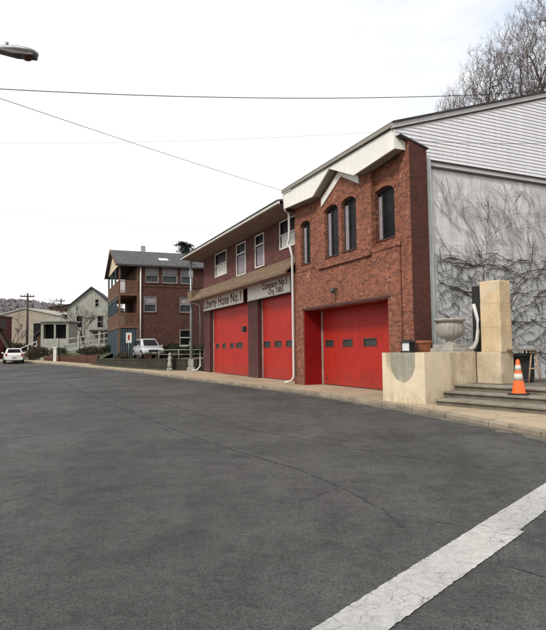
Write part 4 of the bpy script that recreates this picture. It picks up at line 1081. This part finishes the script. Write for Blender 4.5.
# retaining terraces and rails
rt = MB().box(0,9.5,0,.3,-1,1.6).build('terrace_wall', M['housewhite'], None, (-24.2,63.5,.9), R(-14)); tag(rt, 'pale terrace wall below the white house', 'wall')
rl = thing('white_fence', 'white two rail fence rising across the terrace before the white house', 'fence', (-24.2,62.6,1.9), R(-14))
for k, x in enumerate((0,2.6,5.2,7.8)): MB().box(x,x+.2,0,.2,-.6,1.25+x*.12).build('post', M['offwhite'], rl)
for dz in (.35,.95):
    w_ = MB(); w_.prism([(0,dz),(7.9,dz+.95),(7.9,dz+1.04),(0,dz+.09)], [], .04, .14); w_.build('rail', M['offwhite'], rl)
bank = MB()
vs = []; fs = []
pa_ = [(-16.3,52.0),(-19,55.2),(-22,58.2),(-24.8,60.6)]; pb_ = [(-15,56),(-17,61),(-20,64.5),(-25.5,66)]
for a, b in zip(pa_, pb_):
    for k in range(5):
        t = k/4; vs.append((a[0]+(b[0]-a[0])*t, a[1]+(b[1]-a[1])*t, .55+1.3*t**.7+random.uniform(-.05,.05)))
for i in range(3):
    for k in range(4): fs.append((i*5+k,(i+1)*5+k,(i+1)*5+k+1,i*5+k+1))
bank.add(vs, fs, True); tag(bank.build('bank', M['grass']), kind='structure')
bw = MB()
for i in range(3):
    a, b = pa_[i], pa_[i+1]
    bw.add([(a[0],a[1],0),(b[0],b[1],0),(b[0]+.1,b[1]+.25,0),(a[0]+.1,a[1]+.25,0),(a[0],a[1],1.25),(b[0],b[1],1.25),(b[0]+.1,b[1]+.25,1.25),(a[0]+.1,a[1]+.25,1.25)], [(0,1,5,4),(1,2,6,5),(2,3,7,6),(3,0,4,7),(4,5,6,7)])
tag(bw.build('low_brick_wall', M['brick_low']), 'low reddish brown brick wall along the pavement left of the apartment house', 'wall')
gp = thing('gate_post', 'single white gate post at the left end of the low brick wall', 'post', (-22.55,58.0,.5)); MB().bbox(-.16,.16,-.16,.16,0,1.5,.02).build('shaft', M['white'], gp); MB().bbox(-.22,.22,-.22,.22,1.5,1.6,.03).build('cap', M['white'], gp)
bush('round dark brown bush beside the stair rail left of the white gate post', (-26.0,62,.9), (1.3,.9,.8), M['bush'], 2600, .07)
bush('low dark green bush on the bank right of the white gate post', (-19.6,59.6,1.3), (1.3,.6,.45), M['hedge'], 700, .1)
bush('green bush on the bank next to the apartment porch', (-16.2,57,1.5), (1.2,.6,.5), M['hedge'], 700, .1)
bush('tangled leafless hedge along the top of the low brick wall', (-18.2,57.0,1.2), (1.6,.7,.6), M['bush'], 900, .07)
bush('small dry bush at the foot of the terrace wall', (-23.6,61.6,1.3), (1.0,.6,.5), M['hedge'], 1100, .06)
tree('bare_tree', 'slim bare tree by the steps left of the white porch', 'tree', (-30.6,66,1.0), 2.0, .12, 5, 93, M['bark'], M['bark'], spread=.6, up=.4, nb=(2,3), minr=.015, lenf=.72)
tree('bare_tree', 'bushy bare tree between the white house and the apartment porches', 'tree', (-17.6,63,1.6), 2.1, .12, 5, 97, M['bark'], M['twig'], spread=.65, up=.35, nb=(2,4), minr=.015, lenf=.70)
sr = thing('stair_rail', 'pale sloping stair rail climbing from the road beside the round bush', 'railing', (-28.8,60.8,.5), R(35))
w_ = MB(); w_.prism([(0,.9),(3.0,2.3),(3.0,2.4),(0,1.0)], [], 0, .08).prism([(0,.2),(3.0,1.6),(3.0,1.75),(0,.35)], [], 0, .08); w_.build('rail', M['white'], sr)
for x in (0,1,2,2.9): MB().box(x,x+.08,0,.08,0,.95+x*.47).build('baluster', M['white'], sr)
w_ = MB()
for k in range(7): w_.box(k*.42,k*.42+.44,.1,1.5,-.1,.2*(k+1))
w_.build('stair', M['kerb'], sr)
tree('bare_tree', 'small bare tree in front of the white gabled house', 'tree', (-21.6,64,1.6), 2.4, .16, 5, 91, M['bark'], M['bark'], spread=.6, up=.4, nb=(2,3), minr=.018, lenf=.72)
# farther buildings
gable_house('beige_building', 'plain beige gabled building beyond the utility pole', (-47.5,93,1.2), R(-12), 14, 12, 6.1, 7.6, M['beige'], M['offwhite'], [(8.6,10.3,1.5,5.2)], 'building', .2)
gable_house('dark_red_building', 'dark red clapboard building with a flat looking roof at the far left edge', (-40.6,66.5,.9), R(-4), 6.0, 7, 5.2, 5.4, M['dkred'], M['darktrim'], [(1,1.9,2.6,4.2),(4.6,5.3,2.6,4.0),(3.2,3.7,0.1,1.6)], 'building', .1)
bl = thing('wooden_stair_tower', 'dark wooden outside stair beside the dark red building', 'staircase', (-35.0,67,.9), 0)
MB().box(0,2.2,0,1.8,3.6,3.8).box(0,2.2,0,.06,3.8,4.9).box(2.1,2.2,0,1.8,3.8,4.8).build('platform', M['polewood'], bl)
w_ = MB(); w_.prism([(1.6,3.6),(1.9,3.6),(4.2,0),(3.8,0)], [], .1, .18).prism([(1.6,3.6),(1.9,3.6),(4.2,0),(3.8,0)], [], 1.2, 1.28)
for k in range(10): w_.box(1.75+k*.23,2.05+k*.23,.18,1.2,3.3-k*.36,3.36-k*.36)
w_.build('flight', M['polewood'], bl)
for x in (.05,2.05):
    MB().box(x,x+.12,.05,.17,-.8,3.6).build('post', M['polewood'], bl)
gable_house('brown_house', 'dull brick red house far behind the white porch', (-50.5,126,1.3), R(-5), 14, 9, 10.4, 11.2, M['brick_low'], M['shingle_dark'], [(1.5,2.8,5,7),(5,6.3,5,7),(9,10.3,5,7)], 'house')
gable_house('grey_house', 'grey brown house in the distance behind the beige building', (-58,140,1.3), R(4), 13, 9, 8.5, 11, M['beige'], M['shingle'], [(2,3.4,5,7),(7,8.4,5,7)], 'house')
gable_house('brown_shed', 'small dark brown shed between the beige building and the white porch', (-34.6,82,1.2), R(-6), 4.6, 6, 3.0, 4.4, M['brick_low'], M['shingle_dark'], [(1.2,2.2,.6,2.0)], 'shed')
hb = MB(); leafclump(hb, (0,0,.8), (3.2,1.0,1.0), 1500, .16); t = thing('bush', 'dark hedge in front of the beige building', 'bush', (-33.5,72,1.0)); hb.build('foliage', M['bush'], t)
# utility poles
def upole(label, loc, h, rz=0, arm=2.4, cross=2):
    t = thing('utility_pole', label, 'utility pole', loc, rz)
    MB().tube([(0,0,-.5),(.03,0,h*.5),(0,0,h)], [.17,.15,.11], 8).build('shaft', M['polewood'], t)
    for k in range(cross):
        a = MB().box(-arm/2,arm/2,-.16,-.04,h-.5-k*.8,h-.36-k*.8).build('crossarm', M['polewood'], t)
        for x in (-.45,-.2,.2,.45): MB().lathe([(.03,0),(.05,.05),(.04,.14),(.015,.17)], (x*arm,-.1,h-.36-k*.8), 8).build('insulator', M['darkmetal'], a)
    return t
upole('dark wooden utility pole with crossarms beside the beige building', (-31.0,70.5,1.0), 8.1, R(10), 1.7, 1)
upole('more distant utility pole behind the white porch', (-37.2,98,1.2), 9.8, R(-10), 1.5, 2)
upole('tall wooden utility pole across the road left of the camera', (-8.0,11.5,-.1), 8.9, R(30), 2.4, 1)
# street lamp on that pole
lm = thing('street_lamp', 'grey cobra head street lamp reaching in over the road at upper left', 'street lamp', (-4.3,10,7.02), 0)
MB().tube([(-3.6,1.45,-.7),(-2.4,.9,-.1),(-1.2,-.15,.17),(-.62,-.02,.13)], .035, 8).build('arm', M['metal'], lm)
hd = MB(); vs = []; fs = []
ST = [(-.78,.045,.10,.19),(-.70,.06,.09,.20),(-.55,.09,.07,.20),(-.35,.13,.035,.18),(-.15,.15,.0,.135),(-.02,.12,-.01,.09),(.02,.05,.01,.06)]
for x, w_, zb, zt in ST:
    for k in range(12):
        a = 2*math.pi*k/12; zc = (zb+zt)/2; vs.append((x, w_*math.cos(a), zc+(zt-zb)/2*math.sin(a)))
for i in range(len(ST)-1):
    for k in range(12): fs.append((i*12+k,i*12+(k+1)%12,(i+1)*12+(k+1)%12,(i+1)*12+k))
fs += [tuple(range(12)), tuple(range(72,84))]
hd.add(vs, fs, True); hd.build('lamp_head', M['metal'], lm)
un = MB(); un.prism([(-.72,.09),(-.72,.11),(-.02,.005),(-.03,-.04),(-.4,.0)], [], -.11, .11); un.build('lower_housing', M['darkmetal'], lm)
MB().lathe([(.03,-.085),(.07,-.075),(.095,-.03),(.10,.03)], (-.17,0,0), 16).build('lens', M['taillamp'] if False else mat('smoked_lens', (.06,.015,.02), .2, .1, 3, 20, 0), lm)
MB().lathe([(.025,0),(.03,.06),(.01,.075)], (-.55,0,.2), 10).build('photocell', M['metal'], lm)

# evergreen behind the apartment
ev = thing('evergreen_tree', 'dark evergreen tree top showing above the apartment roof', 'tree', (-11.0,70,1))
MB().tube([(0,0,0),(.1,0,8),(0,0,14)], [.3,.22,.06], 8).build('trunk', M['bark'], ev)
mb = MB()
for lv in range(26):
    z = 7+lv*.28; R0 = 2.4*(1-((z-7)/8.6)**2)*random.uniform(.7,1.1)+.25
    for k in range(7):
        a = random.uniform(0, 6.28); rr = R0*random.uniform(.5,1.15)
        ex, ey = math.cos(a)*rr, math.sin(a)*rr
        mb.tube([(0,0,z),(ex*.6,ey*.6,z+.15),(ex,ey,z-.05)], [.04,.03,.01], 3, False)
        for j in range(46):
            s_ = random.uniform(.25,1.05); p = Vector((ex*s_+random.gauss(0,.16), ey*s_+random.gauss(0,.16), z+.1+random.gauss(0,.09)))
            q = Vector((random.gauss(0,1),random.gauss(0,1),random.gauss(0,.4))).normalized()*.16; b_ = q.orthogonal().normalized()*.05
            mb.add([p-q,p+b_,p+q,p-b_],[(0,1,2,3)])
mb.build('crown', M['pine'], ev)
# background bare trees along left skyline
BT = [(-39,100,5),(-33,108,4.6),(-28,112,5),(-22,106,5.2),(-46,104,4.2),(-24,92,4.0)]
BL = ['bare tree in the distance behind the farther utility pole', 'bare tree in the distance left of the white house gable', 'bare tree in the distance right of the white house gable', 'bare tree in the distance beside the apartment porch',
      'bare tree in the distance above the beige building', 'bare tree close behind the white house roof']
for i, (x, y, h) in enumerate(BT):
    tree('bare_tree', BL[i], 'tree', (x, y, 1), h*.72, .2, 5, 200+i, M['twig'], M['twig'], 'distant bare trees on the left', spread=.6, up=.35, nb=(2,4), minr=.02, lenf=.72)

# ------------------------------------------------------------------ overhead cables
def cable(label, a, b, sag, r=.011, n=28, m='black'):
    pts = []
    for i in range(n+1):
        t = i/n; pts.append((a[0]+(b[0]-a[0])*t, a[1]+(b[1]-a[1])*t, a[2]+(b[2]-a[2])*t-4*sag*t*(1-t)))
    tag(MB().tube(pts, r, 6).build('overhead_cable', M[m]), label, 'cable')
cable('long level overhead cable crossing the whole sky', (-8.0,11.5,7.3), (13.5,17.0,9.9), .5, .009)
cable('overhead cable sloping from the upper left down to the brick fire station eave', (-8.0,11.5,7.75), BW(-.9,-.5,8.85), .06, .007)
cable('thin cable drooping along the clapboard gable', BW(7.5,-.3,8.3), BW(7.9,9.5,9.6), .15, .006)
cable('faint grey cable ending high on the brick wing roof edge', (-17,22,10.2), BW(6.6,-.5,8.85), .25, .0045, 28, 'greywire')
cable('faint grey cable sagging low across the sky toward the maroon roof', (-17,22,8.3), BW(-8,-.6,8.5), .35, .004, 28, 'greywire')
up3 = upole('wooden utility pole on the far pavement beyond the left edge', (-17,22,-.1), 10.9, R(-50), 2.2, 1)
up2 = upole('wooden utility pole up the side yard right of the picture', (13.5,17.0,-.1), 10.4, R(20), 2.4, 1)

# ------------------------------------------------------------------ sky, sun, camera
sd = Vector((-.52,-.70,.78)).normalized()          # towards the sun
el = math.asin(sd.z); az = math.atan2(sd.x, sd.y)
w = bpy.data.worlds.new('World'); scene.world = w; w.use_nodes = True; nt = w.node_tree
bg = nt.nodes['Background']
sky = N(nt, 'ShaderNodeTexSky', sky_type='NISHITA'); sky.sun_disc = False; sky.sun_elevation = el; sky.sun_rotation = az
sc_ = mix(nt, 1, sky.outputs[0], g(.10), 'MULTIPLY')
tc = N(nt, 'ShaderNodeTexCoord')
mp = N(nt, 'ShaderNodeMapping'); mp.inputs['Scale'].default_value = (1,1,2.2); nt.links.new(tc.outputs['Generated'], mp.inputs[0])
cl = ramp(nt, noise(nt, mp.outputs[0], 2.2, 6, .55), [(.22, g(.85)), (.42, g(1))])
cloud = ramp(nt, noise(nt, mp.outputs[0], 1.4, 5, .5), [(.25, (.97,.985,1.0)), (.5, (1.08,1.08,1.08))])
dp = N(nt, 'ShaderNodeVectorMath', operation='DOT_PRODUCT'); nt.links.new(tc.outputs['Generated'], dp.inputs[0]); dp.inputs[1].default_value = Vector((.50,.72,.52)).normalized()
bl = N(nt, 'ShaderNodeMath', operation='MULTIPLY'); nt.links.new(ramp(nt, dp.outputs['Value'], [(.90, g(0)), (.99, g(1))]), bl.inputs[0])
nt.links.new(ramp(nt, noise(nt, mp.outputs[0], 5, 5, .6), [(.35, g(.2)), (.6, g(1))]), bl.inputs[1])
cloud = mix(nt, bl.outputs[0], cloud, (.74,.84,.98))
fin = mix(nt, cl, sc_, cloud)
nt.links.new(fin, bg.inputs['Color']); bg.inputs['Strength'].default_value = 1.0
sl = bpy.data.lights.new('sun', 'SUN'); sl.energy = 2.4; sl.angle = R(12); sl.color = (1,.95,.87)
so = bpy.data.objects.new('sun', sl); col.objects.link(so); so.rotation_euler = (-sd).to_track_quat('-Z', 'Y').to_euler()
cam = bpy.data.cameras.new('camera'); co = bpy.data.objects.new('camera', cam); col.objects.link(co)
cam.sensor_fit = 'HORIZONTAL'; cam.sensor_width = 36; cam.lens = 36*560/546; cam.clip_end = 4000; cam.clip_start = .05
pitch = math.atan(35/560)
co.matrix_world = Matrix.Translation((0,0,1.55)) @ Matrix.Rotation(R(90)+pitch, 4, 'X') @ Matrix.Rotation(-.012, 4, 'Z')
scene.camera = co
scene.view_settings.view_transform = 'Standard'; scene.view_settings.look = 'None'; scene.view_settings.exposure = 0
scene.render.engine = 'CYCLES'
